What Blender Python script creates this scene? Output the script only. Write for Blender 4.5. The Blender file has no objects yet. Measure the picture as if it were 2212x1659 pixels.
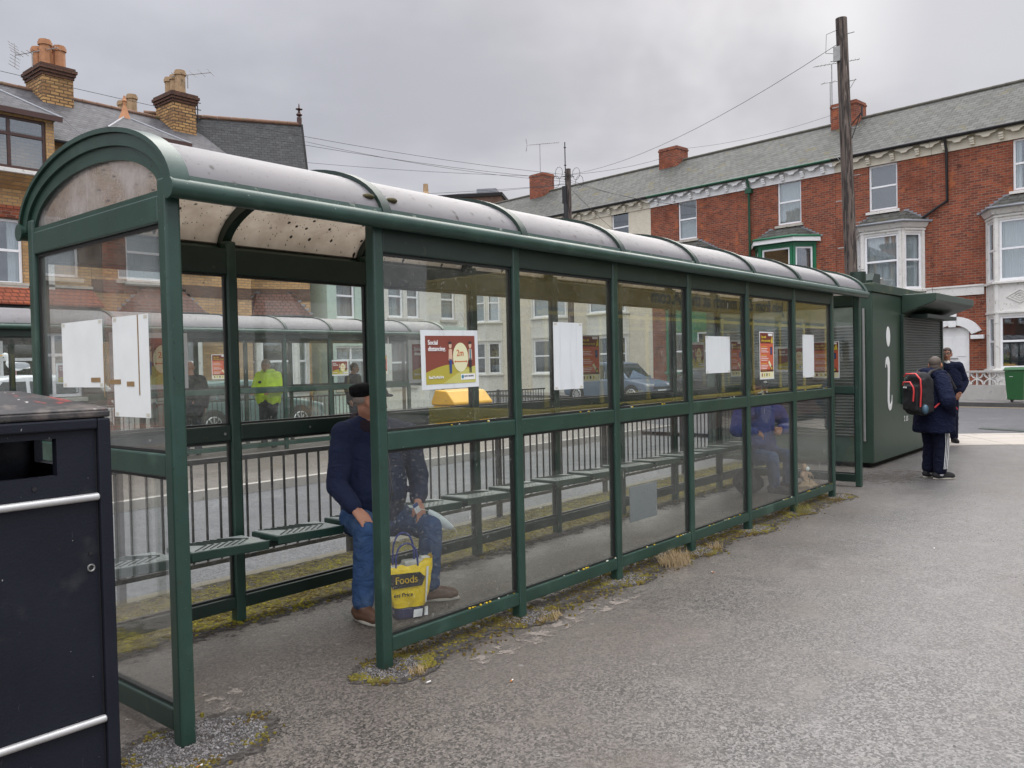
import bpy, bmesh, math, random
from mathutils import Vector as V, Matrix as M, noise as mnoise
random.seed(11)
SC = bpy.context.scene
COL = SC.collection
R = math.radians
# ------------------------------------------------------------------ camera
CF, CP, CR, CY = 1807.15, .0229, -.0217, .8697      # focal (px of 2212), pitch, roll, yaw
CH = 1.6
FW = V((math.sin(CY) * math.cos(CP), math.cos(CY) * math.cos(CP), -math.sin(CP)))
_r = V((math.cos(CY), -math.sin(CY), 0)); _u = _r.cross(FW)
RT = _r * math.cos(CR) + _u * math.sin(CR)
UP = _u * math.cos(CR) - _r * math.sin(CR)
cd = bpy.data.cameras.new('camera'); cam = bpy.data.objects.new('camera', cd); COL.objects.link(cam)
cd.sensor_width = 36; cd.lens = 36 * CF / 2212; cd.clip_start = .05; cd.clip_end = 800
cam.matrix_world = M(((RT.x, UP.x, -FW.x, 0), (RT.y, UP.y, -FW.y, 0), (RT.z, UP.z, -FW.z, CH), (0, 0, 0, 1)))
SC.camera = cam
def ray(px, py): return FW + RT * ((px - 1106) / CF) - UP * ((py - 829.5) / CF)
def aty(px, py, y):
    d = ray(px, py); t = y / d.y; return V((t * d.x, y, CH + t * d.z))
def atx(px, py, x):
    d = ray(px, py); t = x / d.x; return V((x, t * d.y, CH + t * d.z))
def atz(px, py, z=0):
    d = ray(px, py); t = (z - CH) / d.z; return V((t * d.x, t * d.y, z))
# ------------------------------------------------------------------ objects
def thing(name, label, cat, loc=(0, 0, 0), rz=0, group=None):
    o = bpy.data.objects.new(name, None); COL.objects.link(o)
    o.empty_display_size = .2
    o.location = loc; o.rotation_euler = (0, 0, rz)
    tag(o, label, cat, group); return o
def tag(o, label=None, cat=None, group=None, kind=None):
    if label: o['label'] = label
    if cat: o['category'] = cat
    if group: o['group'] = group
    if kind: o['kind'] = kind
    return o
def dup(root, loc, rz=None, label=None, group=None):
    def cp(o, par):
        c = o.copy(); COL.objects.link(c)
        if par: c.parent = par
        for ch in list(o.children): cp(ch, c)
        return c
    r = cp(root, None); r.location = loc
    if rz is not None: r.rotation_euler = (0, 0, rz)
    if label: r['label'] = label
    if group: r['group'] = group
    return r
class MB:
    def __init__(s, off=None):
        s.v = []; s.f = []; s.m = []; s.T = M.Translation(-V(off)) if off is not None else M.Identity(4)
    def add(s, vs, fs, mi=0):
        n = len(s.v); s.v += [s.T @ V(p) for p in vs]
        for f in fs: s.f.append([i + n for i in f]); s.m.append(mi)
        return s
    def box(s, x0, x1, y0, y1, z0, z1, mi=0, X=None):
        vs = [(x, y, z) for x in (x0, x1) for y in (y0, y1) for z in (z0, z1)]
        if X is not None: vs = [X @ V(p) for p in vs]
        return s.add(vs, [(0, 1, 3, 2), (4, 6, 7, 5), (0, 4, 5, 1), (2, 3, 7, 6), (0, 2, 6, 4), (1, 5, 7, 3)], mi)
    def quad(s, a, b, c, d, mi=0): return s.add([a, b, c, d], [(0, 1, 2, 3)], mi)
    def prism(s, poly, ax, a, b, mi=0, X=None):
        """poly: 2d points; ax: axis of extrusion ('x': poly=(y,z), 'y': (x,z), 'z': (x,y))"""
        def P(p, t):
            q = {'x': (t, p[0], p[1]), 'y': (p[0], t, p[1]), 'z': (p[0], p[1], t)}[ax]
            return X @ V(q) if X is not None else q
        n = len(poly); vs = [P(p, a) for p in poly] + [P(p, b) for p in poly]
        fs = [tuple(range(n)), tuple(range(2 * n - 1, n - 1, -1))] + [(i, i + n, (i + 1) % n + n, (i + 1) % n) for i in range(n)]
        return s.add(vs, fs, mi)
    def strip(s, A, B, ax, a, b, mi=0):
        """solid between two polylines A and B of equal length extruded along ax"""
        def P(p, t): return {'x': (t, p[0], p[1]), 'y': (p[0], t, p[1]), 'z': (p[0], p[1], t)}[ax]
        return s.rings([[P(p, a), P(p, b), P(q, b), P(q, a)] for p, q in zip(A, B)], mi)
    def rings(s, rs, mi=0, cap=True, closed=True):
        n = len(rs[0]); vs = [p for r in rs for p in r]; fs = []
        for k in range(len(rs) - 1):
            for i in range(n if closed else n - 1):
                j = (i + 1) % n; fs.append((k * n + i, k * n + j, (k + 1) * n + j, (k + 1) * n + i))
        if cap: fs.append(tuple(range(n - 1, -1, -1))); fs.append(tuple(range((len(rs) - 1) * n, len(rs) * n)))
        return s.add(vs, fs, mi)
    def tube(s, pts, r, n=8, mi=0, cap=True):
        pts = [V(p) for p in pts]; rs = []
        rad = r if isinstance(r, (list, tuple)) else [r] * len(pts)
        t0 = (pts[1] - pts[0]).normalized(); a = t0.orthogonal().normalized()
        for i, p in enumerate(pts):
            t = ((pts[min(i + 1, len(pts) - 1)] - p).normalized() + (p - pts[max(i - 1, 0)]).normalized())
            t = t.normalized() if t.length > 1e-6 else t0
            a = (a - t * a.dot(t)).normalized(); b = t.cross(a)
            rs.append([p + (a * math.cos(2 * math.pi * k / n) + b * math.sin(2 * math.pi * k / n)) * rad[i] for k in range(n)])
        return s.rings(rs, mi, cap)
    def cyl(s, p, q, r, r2=None, n=14, mi=0): return s.tube([p, q], [r, r if r2 is None else r2], n, mi)
    def ell(s, c, rad, X=None, n=14, m=9, mi=0):
        c = V(c); vs = []; fs = []
        for i in range(m + 1):
            a = math.pi * i / m
            for k in range(n):
                b = 2 * math.pi * k / n
                p = V((rad[0] * math.sin(a) * math.cos(b), rad[1] * math.sin(a) * math.sin(b), rad[2] * math.cos(a)))
                vs.append(c + (X @ p if X is not None else p))
        for i in range(m):
            for k in range(n):
                j = (k + 1) % n; fs.append((i * n + k, (i + 1) * n + k, (i + 1) * n + j, i * n + j))
        return s.add(vs, fs, mi)
    def cap(s, p, q, r, r2=None, n=12):
        """tapered capsule"""
        p = V(p); q = V(q); r2 = r if r2 is None else r2; d = (q - p)
        L = d.length; d = d.normalized() if L > 1e-6 else V((0, 0, 1))
        pts = []; rr = []
        for i in range(5):
            a = math.pi / 2 * (i / 4); pts.append(p - d * r * math.cos(a)); rr.append(max(r * math.sin(a), 1e-4))
        for i in range(5):
            a = math.pi / 2 * (i / 4); pts.append(q + d * r2 * math.sin(a)); rr.append(max(r2 * math.cos(a), 1e-4))
        a = d.orthogonal().normalized(); b = d.cross(a)
        return s.rings([[c + (a * math.cos(2 * math.pi * k / n) + b * math.sin(2 * math.pi * k / n)) * w for k in range(n)] for c, w in zip(pts, rr)])
    def obj(s, name, mat, par=None, bevel=0, smooth=None, loc=None, seg=2):
        me = bpy.data.meshes.new(name); me.from_pydata([tuple(p) for p in s.v], [], s.f)
        for m in (mat if isinstance(mat, (list, tuple)) else [mat]): me.materials.append(m)
        if any(s.m): me.polygons.foreach_set('material_index', s.m)
        bm = bmesh.new(); bm.from_mesh(me); bmesh.ops.recalc_face_normals(bm, faces=bm.faces); bm.to_mesh(me); bm.free()
        if smooth:
            me.polygons.foreach_set('use_smooth', [True] * len(me.polygons))
            if smooth < 179: me.set_sharp_from_angle(angle=R(smooth))
        o = bpy.data.objects.new(name, me); COL.objects.link(o)
        if par: o.parent = par
        if loc is not None: o.location = loc
        if bevel:
            b = o.modifiers.new('bevel', 'BEVEL'); b.width = bevel; b.segments = seg; b.limit_method = 'ANGLE'; b.angle_limit = R(40)
        return o
def blob(mb, name, mat, par, voxel=.01, it=4, wr=0, wscale=.12):
    """one continuous skin over the overlapping volumes collected in mb"""
    o = mb.obj(name, mat, par)
    r = o.modifiers.new('skin', 'REMESH'); r.mode = 'VOXEL'; r.voxel_size = voxel; r.use_smooth_shade = True
    s = o.modifiers.new('soft', 'SMOOTH'); s.factor = .5; s.iterations = it
    if wr:
        t = bpy.data.textures.new(name + '_folds', 'CLOUDS'); t.noise_scale = wscale; t.noise_depth = 1
        d = o.modifiers.new('folds', 'DISPLACE'); d.texture = t; d.strength = wr; d.mid_level = .5; d.texture_coords = 'GLOBAL'
    return o
def text(s, size, mat, par, mtx, name='lettering', ext=.0006, align='LEFT', sx=1, shear=0, bold=0):
    cu = bpy.data.curves.new(name, 'FONT'); cu.body = s; cu.size = size; cu.extrude = ext; cu.align_x = align; cu.shear = shear; cu.offset = bold
    t = bpy.data.objects.new(name, cu); COL.objects.link(t)
    dg = bpy.context.evaluated_depsgraph_get(); dg.update()
    me = bpy.data.meshes.new_from_object(t.evaluated_get(dg)); bpy.data.objects.remove(t)
    me.transform(mtx @ M.Diagonal((sx, 1, 1, 1))); me.materials.clear(); me.materials.append(mat)
    o = bpy.data.objects.new(name, me); COL.objects.link(o); o.parent = par
    return o
def frame(o, ex, ey, ez):
    return M(((ex[0], ey[0], ez[0], o[0]), (ex[1], ey[1], ez[1], o[1]), (ex[2], ey[2], ez[2], o[2]), (0, 0, 0, 1)))
# ------------------------------------------------------------------ materials
class NT:
    def __init__(s, name):
        s.mat = bpy.data.materials.new(name); s.mat.use_nodes = True
        s.t = s.mat.node_tree; s.t.nodes.clear(); s.out = s.t.nodes.new('ShaderNodeOutputMaterial')
    def n(s, ty, ins=None, **pr):
        q = s.t.nodes.new('ShaderNode' + ty)
        for k, v in pr.items(): setattr(q, k, v)
        for k, v in (ins or {}).items():
            if hasattr(v, 'is_output'): s.t.links.new(v, q.inputs[k])
            else:
                if isinstance(v, tuple) and len(v) == 3 and q.inputs[k].type == 'RGBA': v = v + (1,)
                q.inputs[k].default_value = v
        return q.outputs
    def math(s, op, a, b=0.0, c=None, clamp=False):
        d = {0: a, 1: b}
        if c is not None: d[2] = c
        return s.n('Math', d, operation=op, use_clamp=clamp)[0]
    def mix(s, f, a, b, bt='MIX'):
        q = s.t.nodes.new('ShaderNodeMix'); q.data_type = 'RGBA'; q.blend_type = bt
        for i, v in ((0, f), (6, a), (7, b)):
            if hasattr(v, 'is_output'): s.t.links.new(v, q.inputs[i])
            else: q.inputs[i].default_value = v if not (isinstance(v, tuple) and len(v) == 3) else v + (1,)
        return q.outputs[2]
    def ramp(s, f, a, b): # smooth 0..1 mask
        return s.n('MapRange', {0: f, 1: a, 2: b, 3: 0.0, 4: 1.0}, interpolation_type='SMOOTHSTEP')[0]
    def pos(s, sc=(1, 1, 1), obj=False):
        p = s.n('TexCoord')['Object'] if obj else s.n('NewGeometry')['Position']
        if sc != (1, 1, 1): p = s.n('VectorMath', {0: p, 1: sc}, operation='MULTIPLY')[0]
        return p
    def noise(s, vec, scale, detail=3, rough=.55):
        return s.n('TexNoise', {'Vector': vec, 'Scale': scale, 'Detail': detail, 'Roughness': rough})[0]
    def end(s, sh): s.t.links.new(sh, s.out.inputs[0]); return s.mat
    def bsdf(s, col, rough=.5, metal=0.0, spec=.5, bump=None, bstr=.3, bdist=.004, **k):
        ins = {'Base Color': col, 'Roughness': rough, 'Metallic': metal, 'Specular IOR Level': spec}; ins.update(k)
        if bump is not None: ins['Normal'] = s.n('Bump', {'Height': bump, 'Strength': bstr, 'Distance': bdist})[0]
        return s.n('BsdfPrincipled', ins)[0]
def surf(name, col, rough=.5, var=.15, vs=5, bump=0, bs=90, spots=(), metal=0.0, spec=.5, stretch=(1, 1, 1), bdist=.003, obj=False, **k):
    """painted or plain surface; spots: (colour, scale, lo, hi[, stretch]) patches of dirt or wear"""
    t = NT(name); p = t.pos(stretch, obj)
    f = t.noise(p, vs, 4)
    c = t.mix(f, tuple(max(0, x * (1 - 1.6 * var)) for x in col), tuple(min(1, x * (1 + 1.6 * var)) for x in col))
    for sp in spots:
        q = t.pos(sp[4], obj) if len(sp) > 4 else t.pos((1, 1, 1), obj)
        m = t.ramp(t.noise(q, sp[1], 4, .6), sp[2], sp[3]); c = t.mix(m, c, sp[0])
    b = t.noise(t.pos((1, 1, 1), obj), bs, 3) if bump else None
    return t.end(t.bsdf(c, rough, metal, spec, b, bump, bdist, **k))
def brick(name, c1, c2, mortar, bw=.225, bh=.075, ms=.008, axis='xy', soot=.35, rough=.85, paint=None, bstr=.5, off=.5, spots=()):
    t = NT(name); o = t.n('TexCoord')['Object']; xyz = t.n('SeparateXYZ', {0: o})
    h = {'xy': lambda: t.math('ADD', xyz[0], xyz[1]), 'x': lambda: xyz[0], 'y': lambda: xyz[1]}[axis]()
    v = t.n('CombineXYZ', {0: h, 1: xyz[2], 2: 0.0})[0]
    wob = t.n('VectorMath', {0: t.n('TexNoise', {'Vector': o, 'Scale': 7.0})[1], 1: (.012, .012, 0)}, operation='MULTIPLY')[0]
    v = t.n('VectorMath', {0: v, 1: wob}, operation='ADD')[0]
    br = t.n('TexBrick', {'Vector': v, 'Color1': c1, 'Color2': c2, 'Mortar': mortar, 'Scale': 1.0, 'Mortar Size': ms, 'Mortar Smooth': .15, 'Bias': 0.0, 'Brick Width': bw, 'Row Height': bh}, offset=off)
    c = br[0]; big = t.noise(t.pos(), .9, 5, .65); mid = t.noise(t.pos(), 5.0, 4)
    c = t.mix(t.math('MULTIPLY', t.ramp(big, .45, .75), soot), c, tuple(x * .35 for x in c1))
    c = t.mix(t.math('MULTIPLY', t.ramp(mid, .35, .7), .35), c, tuple(min(1, x * 1.25) for x in c2))
    for sp in spots:
        m = t.ramp(t.noise(t.pos(), sp[1], 4, .65), sp[2], sp[3]); c = t.mix(m, c, sp[0])
    hgt = t.math('ADD', t.math('MULTIPLY', br[1], -1.0), t.math('MULTIPLY', t.noise(o, 45, 3), .35))
    return t.end(t.bsdf(c, rough, 0.0, .3, hgt, bstr, .008))
def glass(name, tint=(.968, .982, .972), dirt=.10, dcol=(.55, .56, .52), refl=1.0, speck=.5, streak=.5):
    """one face of a thin dirty pane: schlick reflection, see-through, and a film of dust and painted haze, rain specks and runs"""
    t = NT(name); g = t.n('NewGeometry')
    c = t.math('ABSOLUTE', t.n('VectorMath', {0: g['Incoming'], 1: g['Normal']}, operation='DOT_PRODUCT')['Value'])
    f = t.math('MULTIPLY', t.math('MULTIPLY_ADD', t.math('POWER', t.math('SUBTRACT', 1.0, c), 5.0), .95, .045), refl, clamp=True)
    tr = t.n('BsdfTransparent', {0: tint})[0]; gl = t.n('BsdfGlossy', {'Color': (1, 1, 1), 'Roughness': 0.0})[0]
    sh = t.n('MixShader', {0: f, 1: tr, 2: gl})[0]
    p = g['Position']
    film = t.math('MULTIPLY', t.ramp(t.noise(p, 2.2, 5, .65), .35, .8), t.math('MULTIPLY_ADD', t.ramp(t.n('SeparateXYZ', {0: p})[2], 1.15, 1.5), 1.6, 1.0))  # film thickened in the upper panes to paint in a reflected haze
    runs = t.ramp(t.noise(t.pos((26, 26, 1.6)), 1.0, 4, .6), .58, .78)
    sp = t.ramp(t.noise(p, 62.0, 2, .5), .655, .70)
    vd = t.n('TexVoronoi', {'Vector': t.pos((13, 13, 1.7)), 'Scale': 1.0}); drop = t.math('MULTIPLY', t.math('SUBTRACT', 1.0, t.ramp(vd['Distance'], .05, .075)), t.ramp(t.n('SeparateColor', {0: vd['Color']})[0], .80, .82))
    m = t.math('ADD', t.math('MULTIPLY', film, dirt), t.math('MULTIPLY', runs, dirt * streak))
    m = t.math('ADD', m, t.math('MULTIPLY', sp, speck * .35)); m = t.math('ADD', m, t.math('MULTIPLY', drop, speck * .8)); m = t.math('ADD', m, dirt * .3, clamp=True)
    d = t.n('AddShader', {0: t.n('BsdfDiffuse', {0: tuple(x * .62 for x in dcol)})[0], 1: t.n('BsdfTranslucent', {0: tuple(x * .62 for x in dcol)})[0]})[0]
    return t.end(t.n('MixShader', {0: m, 1: sh, 2: d})[0])
def asphalt(name, dark, light, rough=.55, grain=140, bstr=.35, patch=(), spec=.4, worn=False):
    t = NT(name); p = t.n('NewGeometry')['Position']
    f1 = t.noise(p, grain, 2, .7); f2 = t.n('TexVoronoi', {'Vector': p, 'Scale': grain * .75})
    g = t.math('ADD', t.math('MULTIPLY', f1, .6), t.math('MULTIPLY', t.n('SeparateColor', {0: f2['Color']})[0], .45))
    c = t.mix(t.ramp(g, .25, .85), dark, light)
    big = t.noise(p, .55, 5, .6); mid = t.noise(p, 3.2, 4, .6)
    c = t.mix(t.math('MULTIPLY', t.ramp(big, .35, .65), .55), c, tuple(x * .62 for x in light))
    c = t.mix(t.math('MULTIPLY', t.ramp(mid, .5, .8), .35), c, tuple(x * 1.15 for x in light))
    for sp in patch:
        m = t.math('MULTIPLY', t.ramp(t.noise(p, sp[1], 5, .65), sp[2], sp[3]), sp[4]); c = t.mix(m, c, sp[0])
    if worn:                                                    # gum spots, hairline cracks and a damp tone along the shelter
        yy = t.n('SeparateXYZ', {0: p}); dw = t.ramp(t.math('ADD', t.math('SUBTRACT', yy[1], t.math('MULTIPLY', yy[0], .22)), t.math('MULTIPLY', big, 2.2)), .9, 3.4)
        c = t.mix(t.math('MULTIPLY', dw, .85), c, (.88, .77, .67), 'MULTIPLY')         # brown grime trodden in near the shelter
        v = t.n('TexVoronoi', {'Vector': p, 'Scale': 2.6, 'Randomness': 1.0}, voronoi_dimensions='2D'); wob = t.noise(p, 60, 2)
        gum = t.math('MULTIPLY', t.math('SUBTRACT', 1.0, t.ramp(t.math('ADD', v['Distance'], t.math('MULTIPLY', wob, .03)), .045, .062)), t.ramp(t.n('SeparateColor', {0: v['Color']})[0], .55, .57))
        c = t.mix(t.math('MULTIPLY', gum, .35), c, (.34, .325, .30))
        pw = t.n('VectorMath', {0: p, 1: t.n('VectorMath', {0: t.n('TexNoise', {'Vector': p, 'Scale': 1.7, 'Detail': 5.0})[1], 1: (.9, .9, 0)}, operation='MULTIPLY')[0]}, operation='ADD')[0]
        e = t.n('TexVoronoi', {'Vector': pw, 'Scale': .33}, feature='DISTANCE_TO_EDGE')['Distance']
        crk = t.math('MULTIPLY', t.math('SUBTRACT', 1.0, t.ramp(e, .0010, .0035)), t.ramp(t.noise(p, .8, 2), .52, .62)); c = t.mix(t.math('MULTIPLY', crk, .45), c, (.035, .03, .027))
    rr = t.math('MULTIPLY_ADD', t.ramp(big, .3, .7), .25, rough - .12)
    return t.end(t.bsdf(c, rr, 0.0, spec, g, bstr, .006))
MT = {}
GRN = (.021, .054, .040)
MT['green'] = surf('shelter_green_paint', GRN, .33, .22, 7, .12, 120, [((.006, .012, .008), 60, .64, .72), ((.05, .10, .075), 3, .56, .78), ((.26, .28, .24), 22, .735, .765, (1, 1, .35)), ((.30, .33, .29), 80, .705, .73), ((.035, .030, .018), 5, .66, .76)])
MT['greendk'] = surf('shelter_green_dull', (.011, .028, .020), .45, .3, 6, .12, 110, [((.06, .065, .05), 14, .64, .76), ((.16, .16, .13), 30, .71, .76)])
MT['greenlt'] = surf('shelter_green_flashing', (.040, .072, .058), .4, .2, 6, .1, 100, [((.22, .24, .21), 26, .60, .68), ((.03, .035, .02), 9, .66, .75)])
MT['gasket'] = surf('black_gasket', (.012, .013, .012), .55, .3, 20)
MT['seatmetal'] = surf('wet_seat_painted_sheen', (.42, .47, .46), .25, .2, 10, .1, 120, spec=.7)  # pale tone of the seat tops: sky sheen painted into the colour
MT['glass'] = glass('shelter_glass', dirt=.024, dcol=(.74,.75,.68), refl=1.0, speck=.55, streak=.6)
MT['glassback'] = glass('shelter_back_glass', dirt=.035, dcol=(.72,.72,.66), refl=.7, speck=.4, streak=.8)
MT['glassend'] = glass('shelter_end_glass', dirt=.040, dcol=(.74,.75,.70), refl=1.9, speck=.4, streak=.8)
def roofmat(under=False):
    t = NT('cloudy_roof_plastic_underside' if under else 'cloudy_roof_plastic'); p = t.n('NewGeometry')['Position']
    f = t.noise(p, 3.0, 5, .65)
    v = t.n('TexVoronoi', {'Vector': p, 'Scale': 12.0}, voronoi_dimensions='2D'); sp = t.math('SUBTRACT', 1.0, t.ramp(t.math('ADD', v['Distance'], t.math('MULTIPLY', t.noise(p, 70, 2), .10)), .15, .20))
    sel = t.math('MULTIPLY', t.ramp(t.n('SeparateColor', {0: v['Color']})[0], .52, .54), t.ramp(t.noise(p, .9, 2), .36, .50)); sp = t.math('MULTIPLY', sp, sel)
    v2 = t.n('TexVoronoi', {'Vector': p, 'Scale': 38.0}, voronoi_dimensions='2D'); s2 = t.math('MULTIPLY', t.math('SUBTRACT', 1.0, t.ramp(v2['Distance'], .10, .16)), t.ramp(t.n('SeparateColor', {0: v2['Color']})[0], .80, .81))
    sp = t.math('MAXIMUM', sp, s2)
    if under:
        film = t.mix(t.ramp(f, .3, .7), (.51, .465, .40), (.33, .285, .235)); df = t.n('BsdfDiffuse', {0: (.02, .018, .014, 1)})[0]
        return t.end(t.n('MixShader', {0: sp, 1: t.n('BsdfTransparent', {0: film})[0], 2: df})[0])
    c = t.mix(f, (.205, .198, .212), (.320, .310, .325)); c = t.mix(t.math('MULTIPLY', sp, .8), c, (.05, .045, .04)); c = t.mix(t.math('MULTIPLY', t.ramp(t.noise(p, 7.0, 6, .7), .52, .72), .35), c, (.13, .125, .12))
    tr = t.n('BsdfTranslucent', {0: (.80, .755, .69, 1)})[0]; df = t.n('BsdfDiffuse', {0: c})[0]
    sh = t.n('MixShader', {0: .45, 1: df, 2: tr})[0]
    g = t.n('NewGeometry'); cc = t.math('ABSOLUTE', t.n('VectorMath', {0: g['Incoming'], 1: g['Normal']}, operation='DOT_PRODUCT')['Value'])
    fr = t.math('MULTIPLY_ADD', t.math('POWER', t.math('SUBTRACT', 1.0, cc), 5.0), .22, .03, clamp=True)
    gl = t.n('BsdfGlossy', {'Color': (1, 1, 1), 'Roughness': .38})[0]
    return t.end(t.n('MixShader', {0: fr, 1: sh, 2: gl})[0])
MT['roofin'] = roofmat(True)
MT['roof'] = roofmat()
MT['lunette'] = glass('smoky_gable_plastic', tint=(.82, .79, .775), dirt=.34, dcol=(.60, .575, .565), refl=1.0, speck=.3, streak=.5)
def white(n, c=(.78, .79, .79), r=.45, **k): return surf(n, c, r, .05, 8, **k)
MT['white'] = white('white_paint'); MT['paper'] = surf('white_paper', (.70, .73, .73), .55, .05, 5, spots=[((.62, .645, .65), 3, .5, .7, (6, 6, .6)), ((.60, .58, .52), 11, .70, .78)])
MT['oldwhite'] = surf('peeling_white_paint', (.66, .65, .62), .6, .12, 4, .15, 60, [((.36, .34, .30), 9, .60, .70), ((.30, .29, .27), 26, .68, .74)])
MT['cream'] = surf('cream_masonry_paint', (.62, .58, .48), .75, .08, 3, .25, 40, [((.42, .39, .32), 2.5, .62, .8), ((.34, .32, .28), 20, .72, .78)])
MT['upvc'] = white('white_window_frame', (.80, .81, .83), .3)
MT['trimgreen'] = surf('emerald_gloss_paint', (.012, .14, .065), .35, .15, 6)
MT['gutgreen'] = surf('dark_green_gutter_paint', (.010, .075, .040), .4, .2, 6)
MT['black'] = surf('black_pipe_paint', (.012, .012, .014), .4, .3, 8)
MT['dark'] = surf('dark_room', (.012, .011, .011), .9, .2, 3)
MT['net'] = surf('net_curtain', (.70, .72, .71), .9, .16, 30, stretch=(6, 6, .6))
MT['beige'] = surf('beige_curtain', (.36, .34, .29), .9, .15, 30, stretch=(6, 6, .6))
def housepane():
    t = NT('house_window_glass'); g = t.n('NewGeometry')
    c = t.math('ABSOLUTE', t.n('VectorMath', {0: g['Incoming'], 1: g['Normal']}, operation='DOT_PRODUCT')['Value'])
    f = t.math('MULTIPLY_ADD', t.math('POWER', t.math('SUBTRACT', 1.0, c), 5.0), .8, .13, clamp=True)
    tr = t.n('BsdfTransparent', {0: (.82, .85, .86)})[0]; gl = t.n('BsdfGlossy', {'Color': (.9, .95, 1), 'Roughness': .02})[0]
    return t.end(t.n('MixShader', {0: f, 1: tr, 2: gl})[0])
MT['pane'] = housepane()
MT['redbrick'] = brick('red_brick', (.33, .083, .037), (.135, .040, .025), (.24, .165, .125), .235, .085, .011, soot=.75, spots=[((.30, .27, .23), 2.6, .715, .735), ((.37, .115, .046), 1.4, .58, .72), ((.085, .03, .02), 2.1, .60, .74)])
MT['yellowbrick'] = brick('yellow_brick', (.53, .33, .14), (.35, .21, .095), (.22, .175, .13), .235, .085, .011, soot=.4, spots=[((.05, .035, .025), 3.4, .66, .74)])
MT['chimbrick'] = brick('weathered_yellow_brick', (.52, .32, .13), (.27, .15, .07), (.07, .05, .033), .25, .10, .016, soot=.75, bstr=1.0)
MT['darkbrick'] = brick('sooty_brown_brick', (.15, .085, .055), (.09, .055, .042), (.09, .075, .06), soot=.5)
MT['creambrick'] = brick('painted_cream_brick', (.63, .58, .47), (.60, .55, .45), (.52, .48, .40), soot=.12, bstr=.4)
MT['slate'] = brick('grey_slate', (.044, .046, .040), (.088, .091, .082), (.009, .009, .008), .30, .14, .013, 'x', .35, .7, spots=[((.085, .070, .018), 1.3, .58, .70), ((.15, .155, .15), 4, .64, .76), ((.012, .012, .012), 8, .74, .77)])
MT['slatedk'] = brick('blue_black_slate', (.022, .0235, .0245), (.043, .045, .045), (.007, .007, .008), .20, .10, .010, 'x', .3, .65, spots=[((.12, .11, .05), 7, .70, .76), ((.12, .125, .12), 5, .66, .78)])
MT['slatemid'] = brick('purple_grey_slate', (.042, .041, .046), (.080, .078, .084), (.011, .011, .012), .22, .11, .010, 'x', .4, .66, spots=[((.125, .125, .13), 6, .60, .74), ((.02, .02, .02), 7, .70, .76)])
MT['redtile'] = brick('terracotta_tile', (.36, .10, .045), (.24, .07, .04), (.05, .02, .015), .17, .11, .012, 'x', .5, .7, bstr=1.0)
MT['browntile'] = brick('brown_clay_tile', (.14, .065, .045), (.10, .05, .04), (.03, .018, .015), .17, .11, .012, 'x', .4, .7, bstr=1.0)
MT['terracotta'] = surf('terracotta', (.40, .185, .085), .7, .2, 6, .2, 60, [((.16, .08, .04), 9, .6, .72)])
MT['buffpot'] = surf('buff_clay', (.33, .22, .12), .75, .25, 5, .2, 60, [((.12, .09, .06), 7, .55, .72)])
MT['ridge'] = surf('ridge_tile_clay', (.16, .085, .05), .75, .3, 5, .2, 50, [((.10, .10, .03), 6, .6, .7)])
MT['lead'] = surf('lead_flashing', (.22, .23, .25), .5, .2, 4, .2, 30)
MT['stone'] = surf('pale_stone', (.42, .40, .35), .8, .15, 4, .3, 50, [((.16, .15, .12), 6, .58, .75)])
MT['brownframe'] = surf('dark_brown_window_frame', (.055, .022, .016), .35, .15, 10)
MT['mintrender'] = surf('pale_green_render', (.42, .53, .46), .85, .06, 3, .2, 60)
MT['palerender'] = surf('pale_render', (.60, .59, .535), .85, .07, 2.5, .2, 60, [((.40, .39, .35), 2.5, .6, .8)])
MT['wire'] = surf('black_cable', (.02, .02, .022), .6, .1, 5)
MT['alu'] = surf('dull_aluminium', (.30, .30, .29), .4, .2, 10, metal=.6)
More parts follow.
